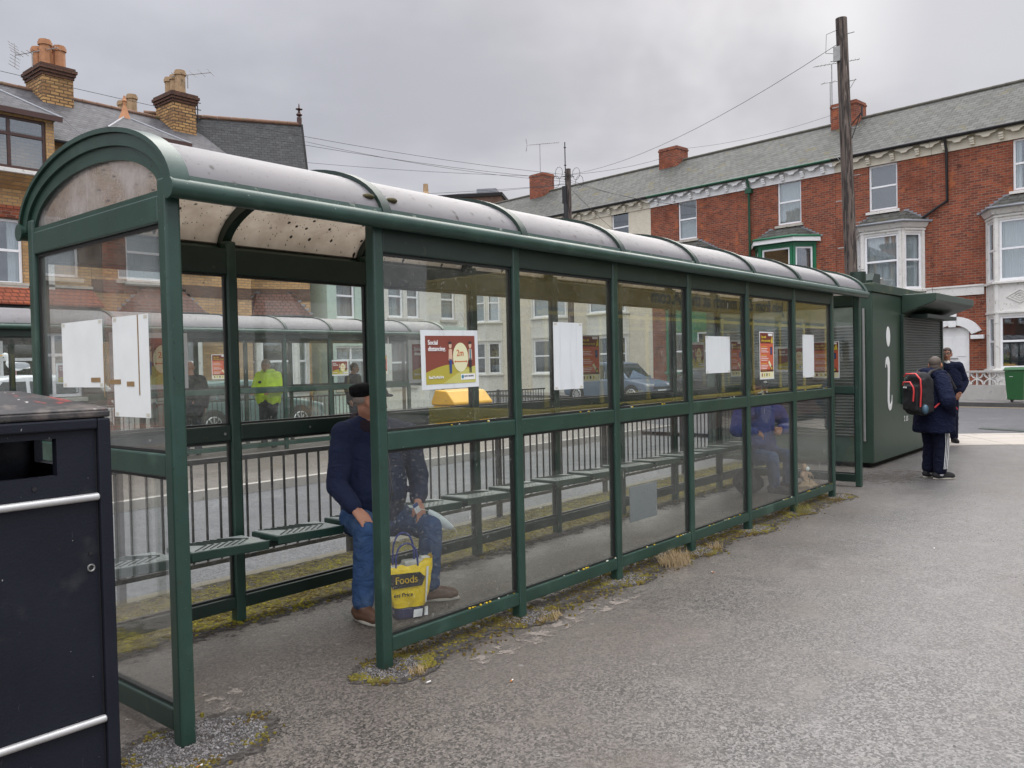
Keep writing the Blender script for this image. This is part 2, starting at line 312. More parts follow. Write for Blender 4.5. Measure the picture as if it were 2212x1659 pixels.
# ------------------------------------------------------------------ bus shelters
W, D, PW = 1.1277, 1.40, .035
def arc(a, b, n=20, t0=0, t1=180, cy=.70, cz=2.36):
    return [(cy + a * math.cos(R(t0 + (t1 - t0) * i / n)), cz + b * math.sin(R(t0 + (t1 - t0) * i / n))) for i in range(n + 1)]
def seat_mesh():
    m = MB(); w = .50
    m.box(0, w, 0, .285, -.03, 0)                                   # tray
    m.prism([(0, -.055), (.02, -.055), (.02, -.03), (0, -.01)], 'x', 0, w)
    return m
def make_shelter(loc, label, xs, front_open, group=None, bench=True, simple=False, slots=(0,)):
    t = thing('bus_shelter', label, 'bus shelter', loc, 0, group)
    n = len(xs); L = xs[-1]
    P = MB(); P.box(-PW, PW, -PW, PW, 0, 2.42)
    p0 = P.obj('post', MT['green'], t, .011)
    def post(x, y, mat=None):
        o = p0 if not post.used else p0.copy()
        if post.used: COL.objects.link(o); o.parent = t
        post.used = True; o.location = (x, y, 0)
        return o
    post.used = False
    for x in xs: post(x, 0)
    for x in xs: post(x, D)
    def bar(name, x0, x1, y, z0, z1, mat='green', half=.03, ax='x'):
        m = MB()
        if ax == 'x': m.box(x0, x1, y - half, y + half, z0, z1)
        else: m.box(y - half, y + half, x0, x1, z0, z1)
        return m.obj(name, MT[mat], t, .008)
    def pane(x0, x1, y, z0, z1, mat='glass', ax='x', name='glass_pane'):
        m = MB(); h = .004
        if ax == 'x': m.box(x0, x1, y - h, y + h, z0, z1)
        else: m.box(y - h, y + h, x0, x1, z0, z1)
        o = m.obj(name, MT[mat], t)
        g = MB(); s = .012
        for (a, b, c, d) in ((x0, x1, z0, z0 + s), (x0, x1, z1 - s, z1), (x0, x0 + s, z0 + s, z1 - s), (x1 - s, x1, z0 + s, z1 - s)):
            if ax == 'x': g.box(a, b, y - .013, y + .013, c, d)
            else: g.box(y - .013, y + .013, a, b, c, d)
        g.obj('gasket', MT['gasket'], o)
        return o
    def bay(x0, x1, y, mat, fm):
        a, b = x0 + PW, x1 - PW
        bar('middle_rail', a, b, y, 1.158, 1.258, fm); bar('bottom_rail', a, b, y, .084, .166, fm)
        pane(a, b, y, 1.260, 2.206, mat); pane(a, b, y, .168, 1.156, mat)
    for i in range(n - 1):
        if i not in front_open: bay(xs[i], xs[i + 1], 0, 'glass', 'green')
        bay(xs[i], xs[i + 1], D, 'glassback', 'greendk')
        for bx in (.5, .93):
            bo = MB(); bo.cyl((xs[i] + W * bx, D - .0335, 1.205), (xs[i] + W * bx, D - .0302, 1.205), .0085, n=12); bo.obj('bolt', MT['alu'], t)
    for x in (0, L):
        a, b = PW, D - PW
        bar('middle_rail', a, b, x, 1.150, 1.250, 'green', .03, 'y'); bar('bottom_rail', a, b, x, .056, .154, 'greendk', .03, 'y')
        bar('end_lintel', a, b, x, 2.235, 2.352, 'green', .032, 'y')
        pane(a, b, x, 1.252, 2.233, 'glassend' if x == 0 else 'glassback', 'y'); pane(a, b, x, .156, 1.148, 'glassend' if x == 0 else 'glassback', 'y')
    op = [i for i in range(n - 1) if i not in front_open]
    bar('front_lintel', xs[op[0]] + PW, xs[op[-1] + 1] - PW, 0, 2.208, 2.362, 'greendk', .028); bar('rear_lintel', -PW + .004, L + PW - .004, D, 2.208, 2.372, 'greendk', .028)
    for y in (-.098, D + .098):
        g = MB(); g.cyl((-.045, y, 2.362), (L + .045, y, 2.362), .042, n=20)
        o = g.obj('gutter', MT['green'], t, smooth=40)
        for x in (-.056, L + .046): c = MB(); c.cyl((x, y, 2.362), (x + .010, y, 2.362), .045, n=20); c.obj('end_cap', MT['green'], o, smooth=40)
    outer = lambda t0, t1, k=10, da=0.0: arc(.80 + da, .35 + da, k, t0, t1)
    for nm, (t0, t1) in (('front_flashing', (184, 170)), ('rear_flashing', (-4, 10))):
        m = MB(); A = [( .70 + .812 * math.cos(R(q)), 2.36 + .362 * math.sin(R(q))) for q in (t0, (t0 + t1) / 2, t1)]
        B = [(.70 + .798 * math.cos(R(q)), 2.36 + .348 * math.sin(R(q))) for q in (t0, (t0 + t1) / 2, t1)]
        m.strip(A, B, 'x', .037, L - .037); m.obj(nm, MT['greenlt'], t, smooth=40)
    for i in range(n - 1):
        m = MB(); N = 24; A = arc(.796, .346, N, 2, 178); B = arc(.790, .340, N, 2, 178)
        m.rings([[(xs[i] + .01, *p) for p in A] + [(xs[i] + .01, *p) for p in reversed(B)], [(xs[i + 1] - .01, *p) for p in A] + [(xs[i + 1] - .01, *p) for p in reversed(B)]])
        for fi in range(N + 1, 2 * N + 1): m.m[fi] = 1
        m.obj('roof_panel', [MT['roof'], MT['roofin']], t, smooth=50)
    h = MB(); N = 28
    for (a1, b1, a0, b0, w) in ((.819, .369, .797, .347, .030), (.789, .339, .735, .285, .030)):
        h.strip(arc(a1, b1, N, 2, 178), arc(a0, b0, N, 2, 178), 'x', -w, w)
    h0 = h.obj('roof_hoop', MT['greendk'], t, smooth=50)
    for i, x in enumerate(xs[1:-1]):
        o = h0 if i == 0 else h0.copy()
        if i: COL.objects.link(o); o.parent = t
        o.location = (x, 0, 0)
    for x, sg in ((0, -1), (L, 1)):
        m = MB()
        m.strip(arc(.822, .372, 36, 0, 180), arc(.800, .350, 36, 0, 180), 'x', min(x + sg * .050, x - sg * .036), max(x + sg * .050, x - sg * .036))
        m.strip(arc(.797, .347, 36, 0, 180), arc(.738, .292, 36, 0, 180), 'x', x - .036, x + .036)
        m.obj('end_arch', MT['green'], t, smooth=50)
        q = MB(); B = arc(.672, .232, 28, 0, 180); poly = [p for p in B]
        q.prism(poly, 'x', x - .004, x + .004); q.obj('gable_pane', MT['lunette'], t)
        q = MB(); A2 = arc(.737, .291, 28, 0, 180); B2 = arc(.668, .228, 28, 0, 180)
        q.strip(A2, B2, 'x', x - .020, x + .020); q.box(x - .026, x + .026, PW, D - PW, 2.347, 2.372); q.obj('pane_bead', MT['green'], t, smooth=50)
    if bench:
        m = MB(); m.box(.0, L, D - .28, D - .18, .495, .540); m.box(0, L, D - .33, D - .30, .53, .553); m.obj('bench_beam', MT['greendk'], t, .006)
        s = MB(); w, dp = .500, .285
        s.box(0, w, 0, dp, -.034, 0); s.box(0, w, -.012, -.0005, -.050, .004)
        s0 = s.obj('seat', MT['green'], t, .006); s = MB(); s.box(.012, w - .012, .008, dp - .008, .0005, .0035); top0 = s.obj('seat_top', MT['seatmetal'], s0)
        r = MB()
        for k in range(-4, 11):                                     # chevron ribs
            for sg in (0, 1):
                a = .035 + k * .046; y0, y1 = (.02, dp / 2) if sg == 0 else (dp - .02, dp / 2)
                x0, x1 = a, a + .14
                if x1 > w - .02 or x0 < .02: continue
                dx = V((x1 - x0, y1 - y0, 0)); nrm = V((-dx.y, dx.x, 0)).normalized() * .0024
                A = V((x0, y0, .0035)); Bq = V((x1, y1, .0035))
                vs = [A + nrm, Bq + nrm, Bq - nrm, A - nrm]
                r.add([v + V((0, 0, .0005)) for v in vs] + [v + V((0, 0, .0045)) for v in vs], [(0, 1, 2, 3), (4, 7, 6, 5), (0, 4, 5, 1), (1, 5, 6, 2), (2, 6, 7, 3), (3, 7, 4, 0)])
        rib0 = r.obj('seat_ribs', MT['greendk'], s0)
        br = MB(); br.box(w - .01, w + .05, .06, .24, -.055, -.020); br0 = br.obj('seat_bracket', MT['greendk'], s0, .01)
        k = 0; x = .04
        while x + w < L - .1:
            o = s0 if k == 0 else s0.copy()
            if k:
                COL.objects.link(o); o.parent = t
                for ch in (rib0, br0, top0):
                    c = ch.copy(); COL.objects.link(c); c.parent = o
            o.location = (x, D - .39, .580); o.rotation_euler = (0, R(1.7), 0); k += 1; x += W / 2
    return t
xs1 = [W * k for k in range(8)] + [W * 7 + .954]
SX, SY = 1.793, 3.395
shel = make_shelter((SX, SY, 0), 'long green barrel-roofed bus shelter in front with two men sitting on its bench', xs1, (0, 7))
xs2 = [W * k for k in range(11)]
shel2 = make_shelter((9.95 - 6 * W, 14.40, 0), 'green bus shelter farther back across the bus lane, seen through the glass', xs2, (0, 9), bench=False)
# moss clods on the roof edge
for k, (x, y) in enumerate(((SX + 1.06, SY - .04), (SX + 1.22, SY - .04), (SX + 3.42, SY - .03))):
    m = MB(); m.ell((0, 0, 0), (.035, .03, .016)); o = m.obj('moss_clump', surf('roof_moss', (.07, .06, .025), .9, .4, 40, .5, 90) if k == 0 else bpy.data.materials['roof_moss'], smooth=180)
    o.location = (x, y, 2.485)
    tag(o, ('brown moss clump on the shelter roof edge just left of the first roof hoop', 'brown moss clump on the shelter roof edge just right of the first roof hoop', 'brown moss clump on the shelter roof edge by the third roof hoop')[k], 'moss', 'moss clumps on the roof edge')
# yellow lichen along the glazing rails
mly = surf('yellow_lichen', (.50, .36, .02), .85, .2, 40); mlg = surf('grey_lichen', (.45, .47, .40), .85, .2, 40)
lm = MB(); rnd = random.Random(5)
for i in range(1, 7):
    for zz, cnt in ((.168, 13), (1.260, 4)):
        cl = [rnd.uniform(.1, 1.0) for _ in range(3)]
        for _ in range(cnt):
            c = rnd.choice(cl); x = xs1[i] + PW + .02 + min(max(c * 1.0 + rnd.gauss(0, .07), 0), 1.02); rr = rnd.uniform(.003, .009)
            lm.ell((SX + x, SY - .020 - rnd.uniform(0, .006), zz + .002), (rr * 1.2, rr, rr * .8), n=7, m=4, mi=0 if rnd.random() < .6 else 1)
tag(lm.obj('lichen', [mly, mlg], smooth=180), 'yellow and grey lichen crusts along the front glazing rails of the near shelter', 'lichen', kind='stuff')
# ------------------------------------------------------------------ posters and notices
mred = surf('poster_brick_red', (.22, .055, .035), .55, .04, 3); molv = surf('poster_olive', (.42, .36, .05), .55, .04, 3); mpale = surf('poster_pale_yellow', (.72, .70, .45), .55, .03, 3)
morg = surf('poster_orange_red', (.55, .12, .06), .55, .04, 3); mdred = surf('poster_dark_red', (.16, .03, .02), .55, .05, 3)
mink = surf('dark_ink', (.03, .03, .035), .6); mwhite = surf('white_ink', (.82, .82, .80), .6); morange = surf('orange_ink', (.50, .16, .06), .6)
mskin2 = surf('printed_skin', (.62, .42, .30), .6); mblue = surf('printed_blue', (.03, .07, .22), .6); mteal = surf('printed_teal', (.05, .22, .30), .6); myel = surf('printed_yellow', (.65, .50, .05), .6)
def ellipse2(cx, cz, a, b, n=28): return [(cx + a * math.cos(2 * math.pi * k / n), cz + b * math.sin(2 * math.pi * k / n)) for k in range(n)]
def flat(par, name, poly, mat, lay):
    m = MB(); m.prism(poly, 'y', -.0010 - .0007 * lay, -.0004 - .0007 * lay); return m.obj(name, mat, par)
def tf(x, z, lay=4): return frame((x, -.0010 - .0007 * lay, z), (1, 0, 0), (0, 0, 1), (0, -1, 0))
def sheet(par, w, h, mat=None):
    m = MB(); m.box(0, w, -.0004, .0010, 0, h); return m.obj('paper_sheet', mat or MT['paper'], par)
def poster_distance(label, group=None):
    w, h = .47, .335
    t = thing('poster', label, 'poster', group=group); sheet(t, w, h)
    x0, x1, z0, z1 = .034, w - .028, .028, h - .032
    flat(t, 'picture_panel', [(x0, z0), (x1, z0), (x1, z1), (x0, z1)], mred, 0)
    hill = [(x0, z0), (x1, z0)] + [(x1 - (x1 - x0) * k / 20, z0 + .058 + .052 * math.sin(math.pi * min(1, max(0, .1 + .85 * k / 20)))) for k in range(21)]
    flat(t, 'hill', hill, molv, 1)
    hill2 = [(x0 + .13, z0), (x1, z0), (x1, z0 + .100), (x1 - .06, z0 + .085), (x0 + .26, z0 + .060)]
    flat(t, 'far_hill', hill2, surf('poster_light_olive', (.52, .50, .14), .55) if not bpy.data.materials.get('poster_light_olive') else bpy.data.materials['poster_light_olive'], 2)
    cx, cz = x0 + .282, z0 + .150
    flat(t, 'egg_shape', ellipse2(cx, cz, .064, .085), mpale, 3)
    ar = [(cx - .056, cz - .025), (cx - .044, cz - .017), (cx - .044, cz - .022), (cx + .044, cz - .022), (cx + .044, cz - .017), (cx + .056, cz - .025), (cx + .044, cz - .033), (cx + .044, cz - .028), (cx - .044, cz - .028), (cx - .044, cz - .033)]
    flat(t, 'arrow', ar, morange, 4)
    text('2m', .052, morange, t, tf(cx - .034, cz + .008), sx=.92, bold=.0006)
    text('Social\ndistancing.', .036, mwhite, t, tf(x0 + .018, z1 - .050), sx=.95, bold=.0006)
    text('EastYorkshire', .023, mwhite, t, tf(x0 + .018, z0 + .032), sx=.92, bold=.0005)
    flat(t, 'council_badge', [(x1 - .128, z0 + .018), (x1 - .008, z0 + .018), (x1 - .008, z0 + .052), (x1 - .128, z0 + .052)], mwhite, 4)
    text('EAST RIDING', .0145, mink, t, tf(x1 - .100, z0 + .034, 5), sx=.95)
    flat(t, 'badge_rose', ellipse2(x1 - .114, z0 + .036, .010, .012, 12), mteal, 5)
    for k, (px, top, legs, hair) in enumerate(((cx - .085, mskin2, mblue, 0), (cx + .082, mteal, mink, 1))):
        b = z0 + .058
        flat(t, 'printed_person', [(px - .009, b), (px - .002, b), (px, b + .06), (px + .002, b), (px + .009, b), (px + .011, b + .085), (px - .011, b + .085)], legs, 4)
        flat(t, 'printed_person', [(px - .016, b + .075), (px - .013, b + .140), (px + .013, b + .140), (px + .016, b + .075)], mskin2 if k else mskin2, 4)
        flat(t, 'printed_person', [(px - .006, b + .082), (px - .006, b + .138), (px + .006, b + .138), (px + .006, b + .082)], top, 5)
        flat(t, 'printed_person', ellipse2(px, b + .160, .012, .017, 14), mskin2, 4)
        flat(t, 'printed_person', ellipse2(px + (0 if k else -.002), b + .176, .013, .008, 12), mink, 5)
    return t
def poster_safe(label, group=None, w=.335, h=.465):
    t = thing('poster', label, 'poster', group=group); sheet(t, w, h)
    b = .012
    flat(t, 'body_panel', [(b, .075), (w - b, .075), (w - b, h - .115), (b, h - .115)], morg, 0)
    flat(t, 'header_panel', [(b, h - .115), (w - b, h - .115), (w - b, h - b), (b, h - b)], mdred, 0)
    flat(t, 'footer_panel', [(b, b), (w - b, b), (w - b, .073), (b, .073)], mpale, 0)
    flat(t, 'footer_panel', [(b, .073), (w - b, .073), (w - b, .095), (b, .095)], mdred, 1)
    text('Stay safe\nwhen you travel', .036, myel, t, tf(b + .02, h - .062), sx=.92, bold=.0004)
    flat(t, 'badge', [(w - .13, h - .040), (w - .03, h - .040), (w - .03, h - .018), (w - .13, h - .018)], mwhite, 1)
    flat(t, 'yellow_flash', [(w - .07, h - .11), (w - .02, h - .11), (w - .03, h - .045), (w - .045, h - .045)], myel, 1)
    z = h - .150
    for k in range(13):
        if k in (4, 8): z -= .016
        flat(t, 'text_line', [(b + .02, z), (b + .02 + (.13 if k % 4 == 0 else .17 - .02 * (k % 3)), z), (b + .02 + (.13 if k % 4 == 0 else .17 - .02 * (k % 3)), z + .005), (b + .02, z + .005)], myel if k % 4 == 0 else mwhite, 1); z -= .0165
    flat(t, 'phone', [(w - .085, h - .225), (w - .040, h - .225), (w - .040, h - .148), (w - .085, h - .148)], mink, 1)
    flat(t, 'phone', [(w - .079, h - .216), (w - .046, h - .216), (w - .046, h - .158), (w - .079, h - .158)], mblue, 2)
    flat(t, 'ticket', [(w - .14, .165), (w - .115, .185), (w - .055, .125), (w - .08, .105)], mpale, 2)
    flat(t, 'wheel_shape', ellipse2(w - .06, .105, .026, .030, 14), mink, 3); flat(t, 'wheel_shape', ellipse2(w - .06, .105, .013, .015, 12), myel, 4)
    for k in range(4): flat(t, 'icon', [(.04 + k * .055, .028), (.065 + k * .055, .028), (.065 + k * .055, .058), (.04 + k * .055, .058)], (mred, molv, mink, molv)[k], 1)
    return t
def notice(label, w, h, group=None, mat=None):
    t = thing('notice', label, 'notice', group=group); sheet(t, w, h, mat)
    m = MB(); s = .012
    for (x, z) in ((.01, h - .02), (w - .04, h - .02), (.01, .004), (w - .04, .004)): m.box(x, x + .03, -.0012, -.0006, z, z + .016)
    m.obj('sticky_tape', MT['tape'], t); return t
MT['tape'] = surf('yellowed_tape', (.55, .53, .45), .3, .1, 20)
pf, pb = SY - .0075, SY + D - .0075
d0 = poster_distance('Social distancing 2m poster on the front glass right of the seated man in the cap', 'social distancing posters'); d0.location = (3.235, pf, 1.470)
d0.rotation_euler = (0, R(-.6), 0)
dup(d0, (2.150, pb, 1.500), 0, 'social distancing poster on the back glass half hidden by the corner post', 'social distancing posters')
dup(d0, (4.440, pb, 1.475), 0, 'social distancing poster peeping out on the back glass behind the front one', 'social distancing posters')
dup(d0, (8.860, pb, 1.490), 0, 'social distancing poster on the back glass left of the third white notice', 'social distancing posters')
s0 = poster_safe('upright orange Stay safe poster on the front glass above the far seated man', 'stay safe posters'); s0.location = (7.735, pf, 1.405)
dup(s0, (6.725, pb, 1.415), 0, 'orange Stay safe poster on the back glass to the right of the big white sheet', 'stay safe posters')
dup(s0, (10.045, pb, 1.385), 0, 'orange Stay safe poster on the back glass partly behind the narrow white sheet', 'stay safe posters')
w1 = notice('large blank white sheet on the third front pane from the near end', .335, .455, 'blank white notices'); w1.location = (4.450, pf, 1.425)
w2 = notice('blank white sheet on the front glass between the two orange posters', .470, .325, 'blank white notices'); w2.location = (6.620, pf, 1.488)
w3 = notice('blank white sheet on the last front pane before the kiosk end', .325, .460, 'blank white notices'); w3.location = (8.835, pf, 1.395)
xe = SX - .0075; lx = R(-90)
MT['oldpaper'] = surf('faded_paper', (.72, .74, .72), .6, .07, 6, spots=[((.60, .58, .52), 3, .6, .75)])
w4 = notice('faded white notice on the near end pane, nearer the back post', .46, .325, 'faded notices on the end pane', MT['oldpaper']); w4.location = (xe, 4.50, 1.535); w4.rotation_euler = (0, 0, lx)
w5 = notice('tall faded white notice on the near end pane beside the front corner post', .345, .460, 'faded notices on the end pane', MT['oldpaper']); w5.location = (xe, 3.935, 1.40); w5.rotation_euler = (0, 0, lx)
mtb = surf('brown_parcel_tape', (.26, .17, .08), .45, .2, 30)
for (x0, x1, z) in ((-.04, .07, .150), (.13, .20, .140), (-.24, -.14, .160)): m = MB(); m.box(x0, x1, -.0022, -.0012, z, z + .022); m.obj('tape_residue', mtb, w5)
for (x, z0, z1) in ((.245, .10, .46), (-.10, .09, .34)): m = MB(); m.box(x, x + .008, -.0022, -.0012, z0, z1); m.obj('tape_residue', mtb, w5)
xf = SX + xs1[-1] - .0075
dup(s0, (xf, 3.95, 1.345), lx, 'orange Stay safe poster on the far end pane next to the kiosk', 'stay safe posters')
dup(d0, (xf, 4.44, 1.43), lx, 'social distancing poster on the far end pane behind the far seated man', 'social distancing posters')
for k, (x, kind) in enumerate(((8.35, 1), (11.1, 0), (12.35, 1), (5.6, 0))):
    dup(s0 if kind else d0, (x, 14.40 - .0075, 1.45), 0, ('orange poster on the far shelter behind the dark-coated man', 'red picture poster on the far shelter to the right of the man in yellow', 'small orange poster near the right end of the far shelter', 'red picture poster near the left end of the far shelter')[k], 'posters on the far shelter')
# grey plate low on the front glass
m = MB(); m.box(0, .40, -.004, .004, 0, .27); o = m.obj('cover_plate', surf('grey_plate', (.17, .19, .20), .5, .1, 5, spots=[((.30, .30, .28), 14, .68, .74)]), bevel=.003); o.location = (5.40, SY + .02, .38)
tag(o, 'grey plate fixed low on the glass of the fourth front pane', 'plate')
# ------------------------------------------------------------------ kiosk
KX, KY, KW, KD = 12.48, 3.77, 3.98, 2.6
k = thing('information_kiosk', 'dark green box kiosk with a white letter i and a roller shutter, beyond the shelter', 'kiosk', (KX, KY, 0))
MT['kiosk'] = surf('kiosk_green_paint', (.026, .052, .036), .42, .16, 1.5, .15, 60, [((.010, .024, .016), 1.3, .55, .8, (1, 1, .4)), ((.05, .085, .06), 20, .72, .78)])
MT['shutter'] = surf('grey_green_shutter', (.055, .066, .060), .4, .15, 3, spots=[((.02, .025, .02), 4, .6, .8)])
m = MB(); m.box(0, KW, 0, KD, .07, 2.53); m.obj('body', MT['kiosk'], k, .012)
m = MB(); m.box(.10, KW - .1, .08, KD - .08, 0, .07); m.obj('plinth', MT['dark'], k)
m = MB(); m.box(-.025, KW + .025, -.025, KD + .025, 2.532, 2.66); m.obj('fascia', surf('mossy_green_fascia', (.030, .055, .038), .6, .2, 4, .2, 60, [((.12, .12, .06), 6, .52, .7)]), k, .008)
m = MB(); sx0, sx1 = 1.44, 3.72
for i in range(30):
    z = 1.0 + i * .041; m.prism([(-.020, z), (-.034, z + .012), (-.034, z + .026), (-.020, z + .038)], 'x', sx0, sx1)
m.box(sx0, sx1, -.02, -.003, .98, 2.25)
m.obj('roller_shutter', MT['shutter'], k)
m = MB(); m.box(sx0 - .09, sx0, -.05, -.003, .93, 2.25); m.box(sx1, sx1 + .09, -.05, -.003, .93, 2.25); m.box(sx0 - .09, sx1 + .09, -.07, -.003, .86, .93); m.obj('shutter_guide', MT['greendk'], k, .005)
m = MB(); m.prism([(-.001, 2.26), (-.001, 2.56), (-.50, 2.56), (-.50, 2.45), (-.46, 2.42)], 'x', 1.42, KW + .02); m.obj('canopy', MT['kiosk'], k, .01)
m = MB(); m.box(1.75, 3.65, -.30, -.05, 2.20, 2.262); m.obj('light_housing', MT['greendk'], k, .005)
m = MB()
for i in range(36): z = .45 + i * .045; m.prism([(-.004, z), (-.03, z + .012), (-.03, z + .024), (-.004, z + .036)], 'y', .22, KD - .15)
m.obj('side_shutter', MT['shutter'], k)
m = MB(); m.tube([(-.002, .12, .4), (-.02, .12, .4), (-.02, .12, 2.3)], .018); m.obj('conduit', MT['alu'], k)
m = MB(); m.prism(ellipse2(.720, 1.90, .092, .150, 30), 'y', -.006, -.0015); m.obj('letter_dot', MT['white'], k)
stem = [((x - .72) * 1.28 + .72, z) for x, z in [(.60, 1.44), (.615, 1.535), (.66, 1.60), (.72, 1.60), (.765, 1.53), (.77, 1.40), (.755, 1.15), (.745, .97), (.755, .90), (.79, .885), (.83, .93), (.845, 1.02), (.857, 1.02), (.85, .90), (.815, .81), (.755, .785), (.70, .83), (.675, .93), (.68, 1.10), (.69, 1.30), (.69, 1.42), (.665, 1.475), (.635, 1.50), (.612, 1.44)]]
m = MB(); m.prism(stem, 'y', -.006, -.0015); m.obj('letter_stem', MT['white'], k)
text('t us', .17, MT['white'], k, frame((1.50, -.0035, .58), (1, 0, 0), (0, 0, 1), (0, -1, 0)), shear=.1, sx=.9)
m = MB(); m.cyl((.95, .5, 2.661), (.95, .5, 2.92), .12, n=18); m.obj('roof_vent', MT['greendk'], k, smooth=40)
m = MB(); m.prism([(1.35, 2.661), (1.75, 2.661), (1.75, 2.93), (1.45, 2.93), (1.35, 2.82)], 'y', .4, .7); m.obj('roof_vent', MT['greendk'], k)
m = MB(); m.prism([(1.80, 2.661), (2.15, 2.661), (2.15, 2.80), (2.05, 2.90), (1.80, 2.86)], 'y', .45, .75); m.obj('roof_vent', MT['alu'], k)
# ------------------------------------------------------------------ litter bin
BX, BY, BW, BD = 1.303, 2.95, .64, .62
b = thing('litter_bin', 'large black litter bin with silver bars at the front left', 'bin', (BX, BY, 0))
MT['bin'] = surf('black_textured_plastic', (.0105, .0122, .0190), .55, .2, 4, .8, 150, [((.30, .30, .29), 52, .74, .76), ((.15, .15, .15), 9, .70, .76, (3, 3, .5)), ((.045, .046, .05), 3, .6, .8), ((.16, .03, .02), 13, .79, .81)], bdist=.0015, spec=.22)
MT['binlid'] = surf('weathered_bin_lid', (.030, .028, .028), .42, .3, 8, .6, 110, [((.10, .085, .075), 11, .50, .68), ((.38, .36, .33), 32, .66, .71), ((.30, .035, .03), 5, .62, .70)], bdist=.0015)
A0, A1, Z0, Z1 = -BW + .09, -.162, 1.276, 1.388        # aperture
def bin_wall(y0, y1, nm):
    m = MB(); m.box(-BW, -.0, y0, y1, .02, Z0 - .012); m.box(-BW, 0, y0, y1, Z1, 1.45); m.box(A1, 0, y0, y1, Z0 - .012, Z1); m.box(-BW, A0, y0, y1, Z0 - .012, Z1)
    return m
m = MB()
q = bin_wall(0, .035, ''); m.add(q.v, q.f); m.box(-BW, 0, BD - .035, BD, .02, 1.45)
m.box(-BW, -BW + .03, .036, BD - .036, .02, 1.45); m.box(-.03, 0, .036, BD - .036, .02, Z0 - .01); m.box(-.03, 0, .036, BD - .036, Z1 + .005, 1.45); m.box(-.03, 0, .036, .12, Z0 - .01, Z1 + .005); m.box(-.03, 0, BD - .07, BD - .036, Z0 - .01, Z1 + .005)
m.box(-BW + .03, -.03, .036, BD - .036, 1.12, 1.15)
m.obj('body', MT['bin'], b)
m = MB(); m.box(-BW - .012, .012, -.016, BD + .016, 1.451, 1.475)
m.rings([[(-BW - .012, -.016, 1.475), (.012, -.016, 1.475), (.012, BD + .016, 1.475), (-BW - .012, BD + .016, 1.475)], [(-BW - .006, -.008, 1.484), (.006, -.008, 1.484), (.006, BD + .008, 1.484), (-BW - .006, BD + .008, 1.484)], [(-BW + .16, .24, 1.545), (-.18, .24, 1.545), (-.18, BD - .24, 1.545), (-BW + .16, BD - .24, 1.545)]])
m.obj('lid', MT['binlid'], b, .006)
m = MB(); m.box(-BW, -.038, -.014, -.0005, .66, 1.385) if False else None
m = MB(); m.box(-.034, .010, -.020, -.0005, .02, 1.448); m.box(-BW, -.034, -.020, -.0005, 1.412, 1.448); m.obj('frame_moulding', MT['bin'], b, .006)
m = MB(); m.tube([(-BW - .01, -.024, .020), (-.045, -.024, .020)], .019)
MT['silver'] = surf('scratched_silver_bar', (.52, .52, .51), .38, .15, 9, .1, 60, [((.12, .12, .12), 30, .68, .74, (.3, 1, 1))], metal=.55)
for z in (1.180, .412):
    m = MB(); m.cyl((-BW, -.012, z), (-.040, -.012, z), .0132, n=16); m.ell((-.040, -.012, z), (.008, .0132, .0132)); m.obj('silver_bar', MT['silver'], b, smooth=50)
m = MB(); m.tube([(-.064 + .011 * math.cos(a * .5236), -.003, .937 + .011 * math.sin(a * .5236)) for a in range(13)], .0032, 6); m.obj('lock', MT['alu'], b, smooth=40); m = MB(); m.cyl((-.064, -.004, .987), (-.064, 0, .987), .007); m.obj('bolt', MT['black'], b, smooth=40); m = MB(); m.cyl((-.064, -.003, .937), (-.064, 0, .937), .009); m.obj('keyhole', MT['dark'], b)
m = MB(); m.cyl((-.235, -.004, 1.228), (-.235, 0, 1.228), .007); m.obj('screw', MT['black'], b, smooth=40)
m = MB(); m.box(-.0375, -.0345, -.0012, .0005, .02, 1.41); m.box(-BW, -.0375, -.0012, .0005, 1.407, 1.411); m.obj('panel_gap', MT['dark'], b)
m = MB(); m.cyl((.0005, .03, .34), (.012, .03, .34), .016); m.obj('hinge_cap', MT['white'], b, smooth=40)
# ------------------------------------------------------------------ pedestrian guard rails
MT['railblack'] = surf('black_railing_paint', (.013, .012, .014), .42, .3, 8, .1, 100, [((.16, .16, .15), 18, .76, .80)])
def rail_panel(L=2.0):
    t = thing('guard_rail', '', 'railing')
    m = MB(); m.box(0, .05, -.025, .025, -.1, .97); m.obj('post', MT['railblack'], t, .004)
    m = MB(); m.box(.05, L, -.02, .02, .905, .945); m.obj('top_rail', MT['railblack'], t, .004)
    m = MB(); m.box(.05, L, -.02, .02, .135, .170); m.obj('bottom_rail', MT['railblack'], t, .004)
    m = MB(); n = 17
    for i in range(n): x = .05 + (L - .05) * (i + .5) / n; m.cyl((x, 0, .17), (x, 0, .905), .0100, n=8)
    m.obj('infill_bars', MT['railblack'], t, smooth=60)
    return t
rp = rail_panel(); names = ['nearest the litter bin', 'behind the gap in the near shelter', 'behind the seated man in the cap', 'behind the big white sheet', 'behind the middle of the bench', 'behind the far seated man', 'beyond the far end of the shelter']
RX0 = 4.62
for i in range(7):
    lab = 'black guard railing panel along the bus lane kerb, ' + names[i]; loc = (RX0 - 4 + 2 * i, 5.82, 0)
    if i == 0: rp.location = loc; tag(rp, lab, None, 'guard railing along the near kerb')
    else: dup(rp, loc, 0, lab, 'guard railing along the near kerb')
n2 = ['at the left end of the far shelter', 'behind the dark-coated man at the far shelter', 'behind the man in yellow', 'right of the man in yellow', 'behind the right end of the far shelter']
for i in range(5): dup(rp, (4.6 + 2 * i, 17.2, 0), 0, 'black railing panel on the far platform, ' + n2[i], 'railing behind the far shelter')
for i in range(2): dup(rp, (14.35 + 2 * i, 14.3, 0), 0, ('black railing panel just left of the yellow grit bin', 'black railing panel behind the yellow grit bin')[i], 'railing by the grit bin')
